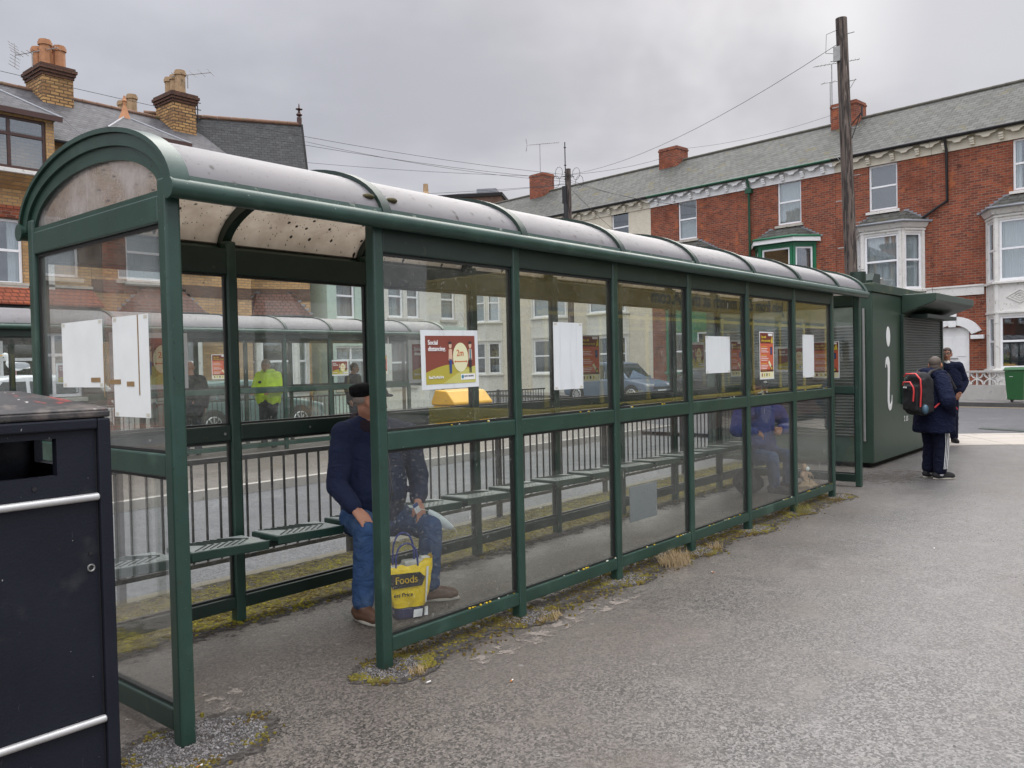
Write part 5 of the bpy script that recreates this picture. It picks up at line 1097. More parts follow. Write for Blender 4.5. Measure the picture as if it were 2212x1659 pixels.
# ------------------------------------------------------------------ cars
MT['tyre'] = surf('tyre_rubber', (.016, .016, .017), .8, .2, 10); MT['rim'] = surf('alloy_rim', (.50, .51, .52), .3, .1, 10, metal=.5); MT['carglass'] = surf('dark_car_glass', (.02, .025, .028), .06, .1, 2, spec=.9); MT['lamp'] = surf('car_lamp_lens', (.60, .62, .64), .12, .1, 8, spec=.8)
def car(label, loc, rz, col, L=4.4, H=1.58, Wd=1.80, name='parked_car', suv=True):
    t = thing(name, label, 'car', loc, rz, 'parked cars'); paint = surf('car_paint', col, .22, .06, 2, spec=.6)
    h = L / 2; hw = Wd / 2
    prof = [(-h, .42), (-h + .05, .30), (-h + .5, .24), (h - .5, .24), (h - .06, .32), (h, .50), (h - .05, .68), (h - .18, .80), (h - 1.05, .95), (-h + .25, .98), (-h + .05, .92)]
    bd = MB(); n = len(prof)
    def sec(k, y): return [(x, y, z) for x, z in [(q[0] * (1 if k == 0 else .985), q[1]) for q in prof]]
    bd.rings([[(x * .955, -hw, .30 + (z - .30) * .97) for x, z in prof], [(x, -hw * .93, z) for x, z in prof], [(x * 1.0, 0, z + .02) for x, z in prof], [(x, hw * .93, z) for x, z in prof], [(x * .955, hw, .30 + (z - .30) * .97) for x, z in prof]])
    b = bd.obj('body', paint, t, .05, smooth=45, seg=3)
    gb = [(h - 1.10, .95), (h - 1.75, H - .06), (h - 2.3, H), (-h + .75, H - .03), (-h + .30, 1.28 if suv else 1.12), (-h + .14, .97)]
    c = MB(); c.rings([[(x, -hw * (.92 if z < 1.1 else .76), z) for x, z in gb], [(x, 0, z + .015) for x, z in gb], [(x, hw * (.92 if z < 1.1 else .76), z) for x, z in gb]])
    c.obj('cabin', paint, t, .05, smooth=40, seg=3)
    g = MB()
    for sg in (-1, 1):
        yb, yt = sg * (hw * .925), sg * (hw * .785)
        for (xa, xb, xc, xd) in ((h - 1.35, h - 1.84, h - 2.28, h - 2.28), (h - 2.36, h - 2.36, h - 3.28, h - 3.28), (h - 3.36, h - 3.36, -h + .80, -h + .42)):
            zt = H - .13; g.add([(xa, yb, 1.00), (xd, yb, 1.00), (xc, yt, zt), (xb, yt, zt)], [(0, 1, 2, 3)]); g.add([(xa, yb + sg * .008, 1.00), (xd, yb + sg * .008, 1.00), (xc, yt + sg * .008, zt), (xb, yt + sg * .008, zt)], [(0, 1, 2, 3)])
    g.obj('side_windows', MT['carglass'], t)
    g = MB(); k = .012
    g.add([(h - 1.17 + k, -hw * .80, 1.0 + k), (h - 1.17 + k, hw * .80, 1.0 + k), (h - 1.72 + k, hw * .70, H - .09 + k), (h - 1.72 + k, -hw * .70, H - .09 + k)], [(0, 1, 2, 3)])
    g.obj('windscreen', MT['carglass'], t)
    g = MB(); g.add([(-h + .30 - .03, -hw * .72, 1.06), (-h + .30 - .03, hw * .72, 1.06), (-h + .60, hw * .66, H - .12), (-h + .60, -hw * .66, H - .12)], [(0, 1, 2, 3)]); g.obj('rear_window', MT['carglass'], t)
    for x in (h - .86, -h + .82):
        for sg in (-1, 1):
            w = MB(); w.cyl((x, sg * (hw - .20), .33), (x, sg * (hw + .012), .33), .335, n=28); w.obj('wheel', MT['tyre'], t, smooth=40); o = COL.objects[-1] if False else t.children[-1]
            q = MB(); q.cyl((x, sg * (hw + .013), .33), (x, sg * (hw + .018), .33), .05, n=12)
            for s in range(10):
                a = s * .6283; q.box(-.021, .021, 0, .215, 0, .010, X=M.Translation((x, sg * (hw + .014), .33)) @ M.Rotation(a, 4, 'Y') @ M.Rotation(R(90), 4, 'X') @ M.Translation((0, .0, 0)))
            ring = [(x + .225 * math.cos(a * .2244), sg * (hw + .016), .33 + .225 * math.sin(a * .2244)) for a in range(29)]; q.tube(ring, .018, 6); q.obj('rim', MT['rim'], o, smooth=40)
            ar = MB(); ar.cyl((x, sg * (hw - .05), .35), (x, sg * (hw + .004), .35), .40, n=28); ar.obj('wheel_arch', MT['dark'], t, smooth=40)
    for sg in (-1, 1):
        m = MB(); m.box(h - .30, h - .035, sg * hw * .50 - .0, sg * hw * .94, .66, .76) if sg > 0 else m.box(h - .30, h - .035, -hw * .94, -hw * .50, .66, .76); m.obj('headlight', MT['lamp'], t, .02)
        m = MB(); m.ell((h - 1.42, sg * (hw + .07), 1.03), (.09, .10, .07)); m.obj('door_mirror', paint, t, smooth=180)
        m = MB(); m.box(-h - .012, -h + .12, sg * hw * .70 - .14, sg * hw * .70 + .14, .80, .92); m.obj('tail_light', surf('tail_lamp', (.30, .02, .02), .2) if not bpy.data.materials.get('tail_lamp') else bpy.data.materials['tail_lamp'], t, .02)
    m = MB(); m.box(h - .03, h + .015, -.26, .26, .42, .53); m.obj('number_plate', MT['white'], t, .004); m = MB(); m.box(h - .10, h + .006, -.55, .55, .56, .64); m.obj('grille', MT['dark'], t, .01)
    return t
SCAR = 13.85
car('blue-grey parked car with silver wheels seen through the middle front panes', (*tr(SCAR, 4.9), -.04), math.atan2(-ts.y, -ts.x), (.10, .135, .19), 4.63, 1.66)
car('dark hatchback parked ahead of the blue-grey car', (*tr(SCAR - 5.3, 4.9), -.06), math.atan2(-ts.y, -ts.x), (.02, .02, .023), 4.1, 1.46, suv=False)
car('white parked car at the left edge with a gull on its roof', (6.9, 20.1, -.12), R(180), (.68, .69, .72), 4.5, 1.72)
car('teal-grey car parked behind the man in yellow', (12.6, 20.3, -.12), R(0), (.10, .17, .165), 4.3, 1.48, suv=False)
# ------------------------------------------------------------------ people
def skinmat(n, c): return surf(n, c, .5, .08, 14, .12, 160, [((c[0] * .95, c[1] * .62, c[2] * .55), 18, .55, .8)], obj=False, **{'Subsurface Weight': .12, 'Subsurface Radius': (.012, .006, .003), 'Subsurface Scale': 1.0})
MT['skin'] = skinmat('warm_skin', (.50, .245, .165)); MT['skin2'] = skinmat('tanned_skin', (.36, .17, .10))
MT['eyew'] = surf('eye_white', (.65, .62, .58), .2); MT['lips'] = surf('lip_pink', (.36, .13, .11), .5)
def cloth(n, c, spots=(), fold=.55):
    t = NT(n); p = t.n('NewGeometry')['Position']; f = t.noise(p, 9, 4)
    col = t.mix(f, tuple(x * .78 for x in c), tuple(x * 1.25 for x in c))
    for sp in spots: col = t.mix(t.ramp(t.noise(p, sp[1], 4, .6), sp[2], sp[3]), col, sp[0])
    wp = t.n('VectorMath', {0: p, 1: t.n('VectorMath', {0: t.n('TexNoise', {'Vector': p, 'Scale': 5.0})[1], 1: (.16, .16, .16)}, operation='MULTIPLY')[0]}, operation='ADD')[0]
    w1 = t.noise(t.n('VectorMath', {0: wp, 1: (9, 9, 17)}, operation='MULTIPLY')[0], 1.0, 2, .5)
    cr = t.math('ABSOLUTE', t.math('SUBTRACT', w1, .5))
    hh = t.math('ADD', t.math('MULTIPLY', t.ramp(cr, 0, .14), fold), t.math('MULTIPLY', t.noise(p, 300, 2), .10))
    return t.end(t.bsdf(col, .9, 0, .2, hh, .8, .014))
MT['fleece'] = cloth('navy_fleece', (.019, .026, .062), fold=.22); MT['collar'] = cloth('dark_brown_cord', (.030, .020, .028), fold=.2); MT['denim'] = cloth('blue_denim', (.036, .075, .17), spots=[((.085, .145, .26), 6, .5, .75), ((.015, .03, .09), 14, .6, .75)], fold=.30)
MT['capblk'] = cloth('black_wool', (.009, .009, .011)); MT['grey_hair'] = surf('grey_hair', (.30, .26, .235), .75, .35, 90, .6, 260, [((.40, .26, .20), 40, .50, .66)]); MT['dkhair'] = surf('greying_dark_hair', (.085, .065, .052), .7, .3, 60, .4, 200); MT['brhair'] = surf('short_brown_hair', (.05, .025, .016), .6, .3, 60)
MT['shoebrown'] = surf('brown_leather', (.10, .050, .030), .45, .2, 20); MT['sole'] = surf('pale_sole', (.45, .42, .36), .7); MT['blueanorak'] = cloth('blue_anorak', (.05, .07, .24)); MT['parka'] = cloth('navy_parka', (.007, .010, .030)); MT['trk'] = cloth('navy_track_trousers', (.007, .009, .024))
MT['dkcoat'] = cloth('dark_coat', (.016, .016, .026)); MT['hivis'] = surf('fluorescent_yellow', (.62, .92, .012), .7, .08, 9); MT['blk'] = surf('black_fabric', (.010, .010, .012), .8, .2, 12, .2, 200); MT['red'] = surf('red_piping', (.62, .045, .05), .5, .06, 10); MT['sock'] = surf('pale_sock', (.50, .50, .52), .9)
MT['mask'] = surf('pale_blue_mask', (.78, .86, .87), .8, .06, 20); MT['gold'] = surf('gold_ring', (.7, .45, .12), .25, metal=1.0)
def hand(m, w, fd, pn, th, curl=.5, s=1.0):
    """palm, four unequal bent fingers and a thumb; w wrist, fd finger direction, pn back of hand, th thumb side"""
    fd = fd.normalized(); pn = (pn - fd * pn.dot(fd)).normalized(); sd = fd.cross(pn)
    if sd.dot(th) < 0: sd = -sd
    tips = []
    for i, (off, ln) in enumerate(((1.5, .070), (.5, .078), (-.5, .073), (-1.5, .058))):
        kn = w + fd * (.088 - .006 * abs(off - .5)) * s + sd * off * .0205 * s
        m.cap(w + fd * .012 * s + sd * off * .013 * s, kn, .0165 * s, .0118 * s, 10)
        a = curl * .7; d1 = (fd * math.cos(a) - pn * math.sin(a) + sd * off * .07).normalized(); p1 = kn + d1 * ln * .55 * s
        a = curl * 1.5; d2 = (fd * math.cos(a) - pn * math.sin(a) + sd * off * .05).normalized(); p2 = p1 + d2 * ln * .5 * s
        m.cap(kn, p1, .0102 * s, .0090 * s, 10); m.cap(p1, p2, .0090 * s, .0076 * s, 10); tips.append((kn, p1, p2))
    t0 = w + fd * .022 * s + sd * .022 * s; t1 = w + fd * .060 * s + sd * .050 * s - pn * .012 * s; t2 = t1 + (fd * .9 + sd * .15 - pn * .35).normalized() * .034 * s
    m.cap(t0, t1, .0165 * s, .0115 * s, 10); m.cap(t1, t2, .0112 * s, .0090 * s, 10)
    return tips
def person(label, loc, J, skin='skin', fine=.0065, cat='person', group=None):
    t = thing('person', label, cat, loc, 0, group); t['_o'] = 0; del t['_o']
    m = MB(loc); f = J['hf'].normalized(); u = J['hu'].normalized(); u = (u - f * u.dot(f)).normalized(); s = f.cross(u); H = J['head']; k = J.get('hs', 1.0)
    X = M(((s.x, f.x, u.x), (s.y, f.y, u.y), (s.z, f.z, u.z)))
    P = lambda a, b, c: H + (s * a + f * b + u * c) * k
    m.ell(P(0, -.010, .030), (.077 * k, .097 * k, .092 * k), X, 20, 12); m.ell(P(0, .022, -.035), (.062 * k, .072 * k, .082 * k), X, 18, 10); m.ell(P(0, .050, -.088), (.034 * k, .034 * k, .026 * k), X)
    m.cap(P(0, .088, .012), P(0, .110, -.028), .012 * k, .016 * k); m.ell(P(.013, .098, -.032), (.011 * k, .012 * k, .009 * k), X); m.ell(P(-.013, .098, -.032), (.011 * k, .012 * k, .009 * k), X)
    m.cap(P(-.042, .072, .030), P(.042, .072, .030), .015 * k); m.ell(P(.042, .062, -.022), (.024 * k, .024 * k, .026 * k), X); m.ell(P(-.042, .062, -.022), (.024 * k, .024 * k, .026 * k), X)
    m.ell(P(0, .080, -.058), (.026 * k, .018 * k, .012 * k), X)
    for q in (-1, 1):
        m.ell(P(q * .083, -.004, -.002), (.012 * k, .022 * k, .035 * k), X); m.ell(P(q * .078, .002, -.036), (.008 * k, .010 * k, .013 * k), X)
    m.cap(J['neck'], P(0, -.020, -.045), .066, .058); m.cap(J['neck'], J['chest'], .075, .11)
    m.cap(J['chest'], J['pelvis'], .125, .125); m.cap(J['shL'], J['shR'], .065)
    for q in 'LR':
        m.cap(J['sh' + q], J['el' + q], .053, .042); m.cap(J['el' + q], J['wr' + q], .041, .030); m.cap(J['hip' + q], J['kn' + q], .085, .056); m.cap(J['kn' + q], J['an' + q], .055, .038)
        h = J.get('hand' + q)
        if h: J['tips' + q] = hand(m, J['wr' + q], *h)
        else: m.cap(J['wr' + q], J['wr' + q] + (J['wr' + q] - J['el' + q]).normalized() * .08, .034, .03)
        tv = J['toe' + q].normalized(); m.cap(J['an' + q] - V((0, 0, .02)) - tv * .03, J['an' + q] + tv * .12 - V((0, 0, .05)), .036, .028)
    b = blob(m, 'body', MT[skin], t, fine, 3)
    for q in (-1, 1):
        e = MB(loc); e.ell(P(q * .031, .0835, .010), (.0135 * k, .009 * k, .0085 * k), X); o = e.obj('eye', MT['eyew'], t, smooth=180); e = MB(loc); e.ell(P(q * .031, .0905, .010), (.006 * k, .004 * k, .006 * k), X); e.obj('iris', MT['dark'], o, smooth=180)
        e = MB(loc); e.cap(P(q * .018, .090, .030), P(q * .047, .078, .031), .005 * k, .004 * k); e.obj('eyebrow', MT['dkhair'], t, smooth=180)
    e = MB(loc); e.cap(P(-.020, .091, -.056), P(.020, .091, -.056), .006 * k); e.obj('lips', MT['lips'], t, smooth=180)
    return t, P, X, s, f, u
def jacket(t, loc, J, mat, r=1.0, hem=None, wr=.012, vox=.010, name='jacket', sleeves=True, cuff=.85, side=None):
    m = MB(loc); sd = (J['shR'] - J['shL']).normalized(); C, B = J['chest'], J['belly']; Pv = J['pelvis']
    m.cap(J['shL'], J['shR'], .088 * r); m.ell((J['chest'] + J['neck']) / 2, (.15 * r, .13 * r, .13 * r)); m.cap(C, B, .15 * r)
    for q in 'LR': m.cap(J['neck'] + V((0, 0, -.01)), J['sh' + q], .062, .08 * r)
    for q in (-1, 1):
        a = C + sd * q * .085 * r; b = B + sd * q * .085 * r; c = Pv + sd * q * .085 * r
        m.cap(a, b, .135 * r, .150 * r); m.cap(b, c, .150 * r, .135 * r)
        if hem is not None: m.cap(c, c + hem, .135 * r, .125 * r)
    if sleeves:
        for q in 'LR': m.cap(J['sh' + q], J['el' + q], .088 * r, .070 * r); m.cap(J['el' + q], J['el' + q].lerp(J['wr' + q], cuff), .070 * r, .056 * r)
    return blob(m, name, MT[mat], t, vox, 5, wr, .09)
def trousers(t, loc, J, mat, r=1.0, wr=.012, vox=.010, end=.93):
    m = MB(loc); m.cap(J['hipL'], J['hipR'], .135 * r); m.cap(J['pelvis'], (J['hipL'] + J['hipR']) / 2, .13 * r)
    for q in 'LR': m.cap(J['hip' + q], J['kn' + q], .108 * r, .082 * r); m.cap(J['kn' + q], J['kn' + q].lerp(J['an' + q], end), .082 * r, .070 * r)
    return blob(m, 'trousers', MT[mat], t, vox, 4, wr, .07)
def shoes(t, loc, J, mat, solemat='sole', z=0.0):
    for q in 'LR':
        a = J['an' + q]; d = J['toe' + q].normalized(); d = V((d.x, d.y, 0)).normalized(); b = V((a.x, a.y, z)); sd = V((-d.y, d.x, 0))
        m = MB(loc); m.cap(b - d * .055 + V((0, 0, .055)), b + d * .02 + V((0, 0, .085)), .042, .046); m.cap(b + V((0, 0, .075)), b + d * .15 + V((0, 0, .048)), .044, .037); m.cap(b - d * .05 + V((0, 0, .045)), b + d * .16 + V((0, 0, .040)), .040, .036)
        for e in (-1, 1): m.cap(b - d * .03 + sd * e * .012 + V((0, 0, .04)), b + d * .14 + sd * e * .014 + V((0, 0, .038)), .036, .032)
        o = blob(m, 'shoe', MT[mat], t, .007, 3)
        k = MB(loc); n = 20; pts = []
        for i in range(n):
            an = 6.283 * i / n; c = math.cos(an); w = .047 if c > -.2 else .040; pts.append(b + d * (.055 + .150 * c) + sd * w * math.sin(an))
        k.rings([[p + V((0, 0, .002)) for p in pts], [p + V((0, 0, .024)) for p in pts]]); k.obj('sole', MT[solemat], o, .006)
def hairblob(t, loc, P, X, k, mat, cover='full', name='hair'):
    m = MB(loc)
    if cover in ('full', 'short'):
        m.ell(P(0, -.016, .038), (.083 * k, .100 * k, .092 * k), X, 20, 12); m.ell(P(0, -.060, -.02), (.066 * k, .050 * k, .060 * k), X)
    if cover == 'back': m.ell(P(0, -.044, .016), (.0765 * k, .068 * k, .052 * k), X, 20, 12); 
    return blob(m, name, MT[mat], t, .006, 2, .004, .02)
# ---- the man in the flat cap, seated on the bench near the camera
zs = .575
J = dict(head=aty(798, 868, 4.42), hf=V((.74, -.64, -.08)), hu=V((.05, .0, 1)), neck=aty(796, 903, 4.47), chest=aty(803, 985, 4.47), belly=aty(808, 1060, 4.43), pelvis=aty(806, 1100, 4.47),
         shL=aty(744, 938, 4.50), shR=aty(880, 940, 4.42), elL=aty(728, 1050, 4.40), elR=aty(905, 1035, 4.34), wrL=aty(768, 1100, 4.19), wrR=aty(903, 1082, 4.16),
         hipL=aty(775, 1122, 4.47), hipR=aty(850, 1118, 4.47), knL=aty(792, 1150, 4.13), knR=aty(930, 1140, 4.06), toeL=V((-.05, -1, 0)), toeR=V((.75, -.66, 0)))
J['anL'] = atz(795, 1345, .0) + V((0, .05, .10)); J['anR'] = atz(940, 1298, .0) + V((-.02, .03, .10))
J['handL'] = (RT * .62 - UP * .62 - FW * .30, V((-.15, -.55, .80)), V((.5, -.6, .5)), .22, 1.06); J['handR'] = (RT * .25 - UP * .85 - FW * .25, V((.1, -.9, .40)), V((-1, -.2, 0)), .40, 1.06)
loc = V((J['pelvis'].x, J['pelvis'].y, 0))
t, P, X, s, f, u = person('older man in a black flat cap and navy jacket sitting behind the front post', loc, J)
jk = jacket(t, loc, J, 'fleece', 1.04, None, .020)
m = MB(loc); c0 = J['neck'] + V((.0, .01, -.030)); m.tube([c0 + V((.100 * math.cos(a * .3307), .092 * math.sin(a * .3307), .014 + .030 * math.sin(a * .33))) for a in range(20)], .029, 8); m.tube([c0 + V((.112 * math.cos(a * .3307), .104 * math.sin(a * .3307), -.022 + .030 * math.sin(a * .33))) for a in range(20)], .030, 8); m.cap(c0 + V((.03, -.10, -.03)), c0 + V((.06, -.145, -.10)), .028, .02); m.cap(c0 + V((-.05, -.10, -.03)), c0 + V((-.06, -.145, -.10)), .028, .02); blob(m, 'collar', MT['collar'], jk, .008, 3, .006, .05)
m = MB(loc); m.tube([J['chest'] + V((.0, -.155, .12)), J['chest'] + V((.0, -.172, 0)), J['belly'] + V((.0, -.188, 0)), J['pelvis'] + V((0, -.16, .02))], .006, 6); m.obj('zip', MT['black'], jk)
trousers(t, loc, J, 'denim', 1.0, .016); shoes(t, loc, J, 'shoebrown')
hairblob(t, loc, P, X, 1, 'grey_hair', 'back')
m = MB(loc); m.ell(P(0, -.014, .080), (.103, .132, .048), X, 20, 10); m.ell(P(0, -.048, .060), (.095, .095, .052), X); m.ell(P(0, .02, .072), (.086, .105, .034), X); m.ell(P(0, .118, .052), (.062, .045, .012), X); blob(m, 'flat_cap', MT['capblk'], t, .006, 4)
tp = J['tipsL'][2]; m = MB(loc); a = tp[0].lerp(tp[1], .45); d = (tp[1] - tp[0]).normalized(); e1 = d.orthogonal().normalized(); e2 = d.cross(e1); m.tube([a + (e1 * math.cos(k * .5236) + e2 * math.sin(k * .5236)) * .0108 for k in range(13)], .002, 6); m.obj('ring', MT['gold'], t, smooth=180)
# mask and card held in his left hand
hp = J['tipsR'][1][1]
tm = thing('face_mask', 'pale blue disposable face mask dangling from the seated man\'s hand', 'face mask', tuple(hp)); 
e0 = aty(925, 1103, hp.y - .03); e1_ = aty(978, 1140, hp.y - .02); ax = (e1_ - e0); m = MB(hp); rs = []
for k in range(9):
    tt = k / 8; c = e0 + ax * tt - V((0, 0, .012 * math.sin(tt * 3.14))); w = .011 + .025 * math.sin(tt * 3.14) ** .8; nn = V((.35, -.2, .9)).normalized() * w; dd = V((0, -.006 - .012 * math.sin(tt * 3.14), 0))
    rs.append([c + nn, c + nn * .4 + dd, c - nn * .4 + dd, c - nn, c - nn * .4 + dd * .6, c + nn * .4 + dd * .6])
m.rings(rs); m.obj('fabric', MT['mask'], tm, smooth=50); m = MB(hp); m.tube([aty(898, 1098, hp.y - .03), aty(912, 1100, hp.y - .04), e0], .0022, 6); m.tube([e1_, aty(984, 1143, hp.y - .02), aty(987, 1152, hp.y - .02)], .0022, 6); m.obj('ear_loop', MT['white'], tm)
ct = thing('bus_pass', 'small white and blue card in the seated man\'s hand', 'card', tuple(hp)); o = aty(900, 1097, hp.y - .025); m = MB(hp); X4 = M.Translation(o - hp) @ M.Rotation(R(60), 4, 'Y') @ M.Rotation(R(15), 4, 'X'); m.T = X4; m.box(-.036, .036, -.001, .001, -.020, .020); m.obj('card', MT['white'], ct); m = MB(); m.T = X4; m.box(-.036, -.008, -.0018, -.0011, -.020, .020); m.obj('blue_band', mblue, ct)
# ---- yellow carrier bag between his feet
bb = aty(880, 1338, 3.98); bb.z = 0
MT['bagy'] = surf('yellow_bag_plastic', (.90, .64, .012), .35, .08, 7, .6, 16, bdist=.02); MT['bagn'] = surf('navy_bag_base', (.02, .022, .08), .4, .2, 8); MT['bagblue'] = surf('blue_webbing', (.02, .035, .22), .6)
t = thing('carrier_bag', 'yellow carrier bag with a black Foods badge standing between the seated man\'s feet', 'bag', tuple(bb))
bx = V((.86, -.50, 0)).normalized(); by = V((.50, .86, 0)).normalized(); W0 = .30; D0 = .15
rs = []; rb = random.Random(4)
for zi, (z, w, d) in enumerate(((.075, .215, .13), (.14, .255, .15), (.20, .295, .16), (.27, .325, .15), (.33, .345, .13), (.375, .36, .115))):
    ring = []
    for k in range(28):
        a = 6.283 * k / 28; c, s_ = math.cos(a), math.sin(a); q = (abs(c) ** 4 + abs(s_) ** 4) ** -.25
        wob = 1 + .10 * mnoise.noise(V((c * 2.2, s_ * 2.2, z * 9))); zz = z + (.020 * c - .045 * (1 - abs(c)) + .05 * mnoise.noise(V((c * 3, s_ * 3, 4))) if zi == 5 else 0)
        ring.append(bx * (c * q * w / 2 * wob) + by * (s_ * q * d / 2 * wob) + V((.012 * math.sin(z * 12), 0, zz)))
    rs.append(ring)
base = [[p * V((1, 1, 0)).length if False else V((p.x * .93, p.y * .93, z)) for p in rs[0]] for z in (.0, .074)]
m = MB(); m.rings(rs, cap=False); inn = [[V((p.x * .94, p.y * .9, p.z - .002)) for p in r] for r in reversed(rs)]; m.rings(inn, cap=False); o = m.obj('body', MT['bagy'], t, smooth=180); sb = o.modifiers.new('sub', 'SUBSURF'); sb.levels = sb.render_levels = 2; tx = bpy.data.textures.new('bag_crumple', 'CLOUDS'); tx.noise_scale = .045; tx.noise_depth = 2; dm = o.modifiers.new('crumple', 'DISPLACE'); dm.texture = tx; dm.strength = .014; dm.texture_coords = 'GLOBAL'
m = MB(); m.rings(base); m.obj('base', MT['bagn'], t, .01, smooth=50)
def onbag(x, z, out=.004):
    wz = .215 + (z - .075) / .3 * .145; c = max(-.98, min(.98, x * 2 / wz)); yy = -(1 - abs(c) ** 4) ** .25; d = .150 + (.01 if z < .25 else -.01); wob = 1.02 + .10 * mnoise.noise(V((c * 2.2, yy * 2.2, z * 9)))
    return bx * x + by * (yy * d / 2 * wob - out - .003) + V((.012 * math.sin(z * 12), 0, z))
def bagpatch(name, poly, mat, out):
    m = MB(); m.add([onbag(x, z, out) for x, z in poly], [tuple(range(len(poly)))]); return m.obj(name, mat, t)
hx = [(-.135, .255), (-.11, .300), (.075, .300), (.105, .265), (.075, .215), (-.11, .205)]
bagpatch('black_badge', hx, MT['blk'], .012); 
def bagtext(s, x, z, size, mat, name, out):
    q = text(s, size, mat, t, M.Identity(4), name, .0004, sx=.95, shear=.15, bold=.0008)
    for v in q.data.vertices: v.co = onbag(v.co.x + x, v.co.y + z + v.co.x * .03, out)
    return q
bagtext('Foods', -.095, .238, .062, MT['bagy'], 'lettering', .0150); bagtext('est Price', -.11, .150, .036, mink, 'lettering', .008)
bagpatch('side_stripe', [(.092, .10), (.102, .10), (.138, .33), (.122, .33)], MT['white'], .009)
bagpatch('base_label', [(.02, .012), (.08, .012), (.08, .062), (.02, .062)], MT['white'], -.001); bagpatch('base_label', [(.10, .008), (.125, .008), (.120, .066), (.095, .066)], MT['white'], -.001)
for sg, hh in ((-1, .15), (1, .20)):
    m = MB(); pts = [onbag(-.085, .34, .004) if sg < 0 else onbag(-.085, .34) + by * .10]; a = pts[0]; b2 = a + bx * .14
    m.tube([*[a.lerp(b2, .5 - .5 * math.cos(k * .2617)) + V((.004, -.012, hh * math.sin(k * .2617) ** .6)) for k in range(13)]], .0065, 6); m.obj('handle', MT['bagblue'], t, smooth=60)
m = MB(); m.box(-.02, .12, -.035, .04, .26, .365, X=M.Rotation(R(-20), 4, 'Z')); m.box(-.13, -.04, -.04, .02, .25, .335, X=M.Rotation(R(-38), 4, 'Z')); m.box(.04, .10, -.03, .03, .3, .395, X=M.Rotation(R(-30), 4, 'Z') @ M.Rotation(R(8), 4, 'Y')); blob(m, 'contents', surf('clear_plastic_pack', (.55, .55, .50), .35, .2, 12), t, .008, 3, .012, .05)
# ---- the masked man at the far end of the bench
J = dict(head=aty(1643, 838, 4.30), hf=V((-.55, -.82, -.18)), hu=V((-.05, -.1, 1)), neck=aty(1640, 868, 4.36), chest=aty(1640, 905, 4.38), belly=aty(1640, 945, 4.36), pelvis=aty(1645, 968, 4.40),
         shL=aty(1600, 890, 4.38), shR=aty(1682, 890, 4.34), elL=aty(1590, 930, 4.30), elR=aty(1700, 925, 4.25), wrL=aty(1635, 935, 4.10), wrR=aty(1684, 927, 4.08),
         hipL=aty(1632, 985, 4.38), hipR=aty(1670, 982, 4.38), knL=aty(1668, 990, 3.98), knR=aty(1706, 985, 3.96), toeL=V((-.1, -1, 0)), toeR=V((.15, -1, 0)))
J['anL'] = atz(1684, 1066, 0) + V((0, .06, .10)); J['anR'] = atz(1712, 1058, 0) + V((0, .06, .10))
J['handL'] = (V((.9, -.35, -.3)), V((-.1, -.8, .6)), V((.2, 0, 1)), .6); J['handR'] = (V((-.9, -.35, -.1)), V((0, -.8, .6)), V((.2, 0, 1)), .9)
loc = V((J['pelvis'].x, J['pelvis'].y, 0)); t, P, X, s, f, u = person('masked person in a blue anorak and cap seated at the bench\'s far end', loc, J, 'skin2', .008)
jacket(t, loc, J, 'blueanorak', 1.08, None, .022, .012); trousers(t, loc, J, 'denim', .95, .014, .012); shoes(t, loc, J, 'blk', 'blk')
m = MB(loc); m.ell(P(0, -.012, .065), (.088, .104, .070), X, 18, 10); m.ell(P(0, .115, .048), (.060, .055, .012), X); blob(m, 'baseball_cap', MT['blk'], t, .007, 3)
m = MB(loc); m.ell(P(0, .088, .090), (.026, .014, .016), X); m.obj('cap_badge', MT['white'], t, smooth=180)
m = MB(loc); m.ell(P(0, .058, -.055), (.064, .060, .052), X, 18, 10); blob(m, 'face_mask', MT['mask'], t, .007, 3)
# rucksack, plush toy and paper bag by his feet
q0 = atz(1668, 1075, 0); t = thing('holdall', 'dark holdall slumped on the ground at the far seated man\'s feet', 'bag', tuple(q0 + V((.1, .35, 0)))); m = MB(); m.ell((0, 0, .16), (.20, .16, .16)); m.ell((.1, 0, .12), (.17, .15, .12)); blob(m, 'body', MT['blk'], t, .012, 4, .03, .1); m = MB(); m.tube([(-.12, -.02, .30), (-.08, -.02, .42), (.06, -.02, .43), (.12, -.02, .28)], .012, 6); m.obj('handle', MT['blk'], t)
q0 = aty(1744, 1030, 3.66); q0.z = 0; t = thing('paper_bag', 'crumpled beige paper bag on the ground inside the last front pane', 'bag', tuple(q0)); m = MB(); m.box(-.13, .13, -.10, .10, .0, .13); m.ell((0, 0, .13), (.12, .09, .06)); blob(m, 'body', surf('kraft_paper', (.34, .25, .15), .8, .15, 12), t, .010, 2, .03, .05); m = MB(); m.tube([(-.06, -.05, .17), (-.05, -.05, .24), (.04, -.05, .24), (.06, -.05, .16)], .006, 6); m.obj('handle', surf('paper_string', (.25, .19, .12), .8), t)
q1 = q0 + V((.0, .04, .185)); t = thing('plush_toy', 'small beige plush toy wearing a blue mask, perched on the paper bag', 'plush toy', tuple(q1)); m = MB(); m.ell((0, 0, .05), (.05, .045, .06)); m.ell((0, -.01, .135), (.045, .045, .042)); 
for sg in (-1, 1): m.cap((sg * .03, 0, .08), (sg * .11, -.03, .055), .020, .022); m.cap((sg * .025, -.01, .02), (sg * .06, -.06, -.03), .022, .022); m.ell((sg * .035, 0, .175), (.015, .012, .016))
blob(m, 'body', surf('plush_fur', (.42, .29, .19), .95, .2, 60, .4, 200), t, .007, 3); m = MB(); m.ell((0, -.045, .13), (.035, .018, .026)); m.obj('toy_mask', MT['mask'], t, smooth=180)
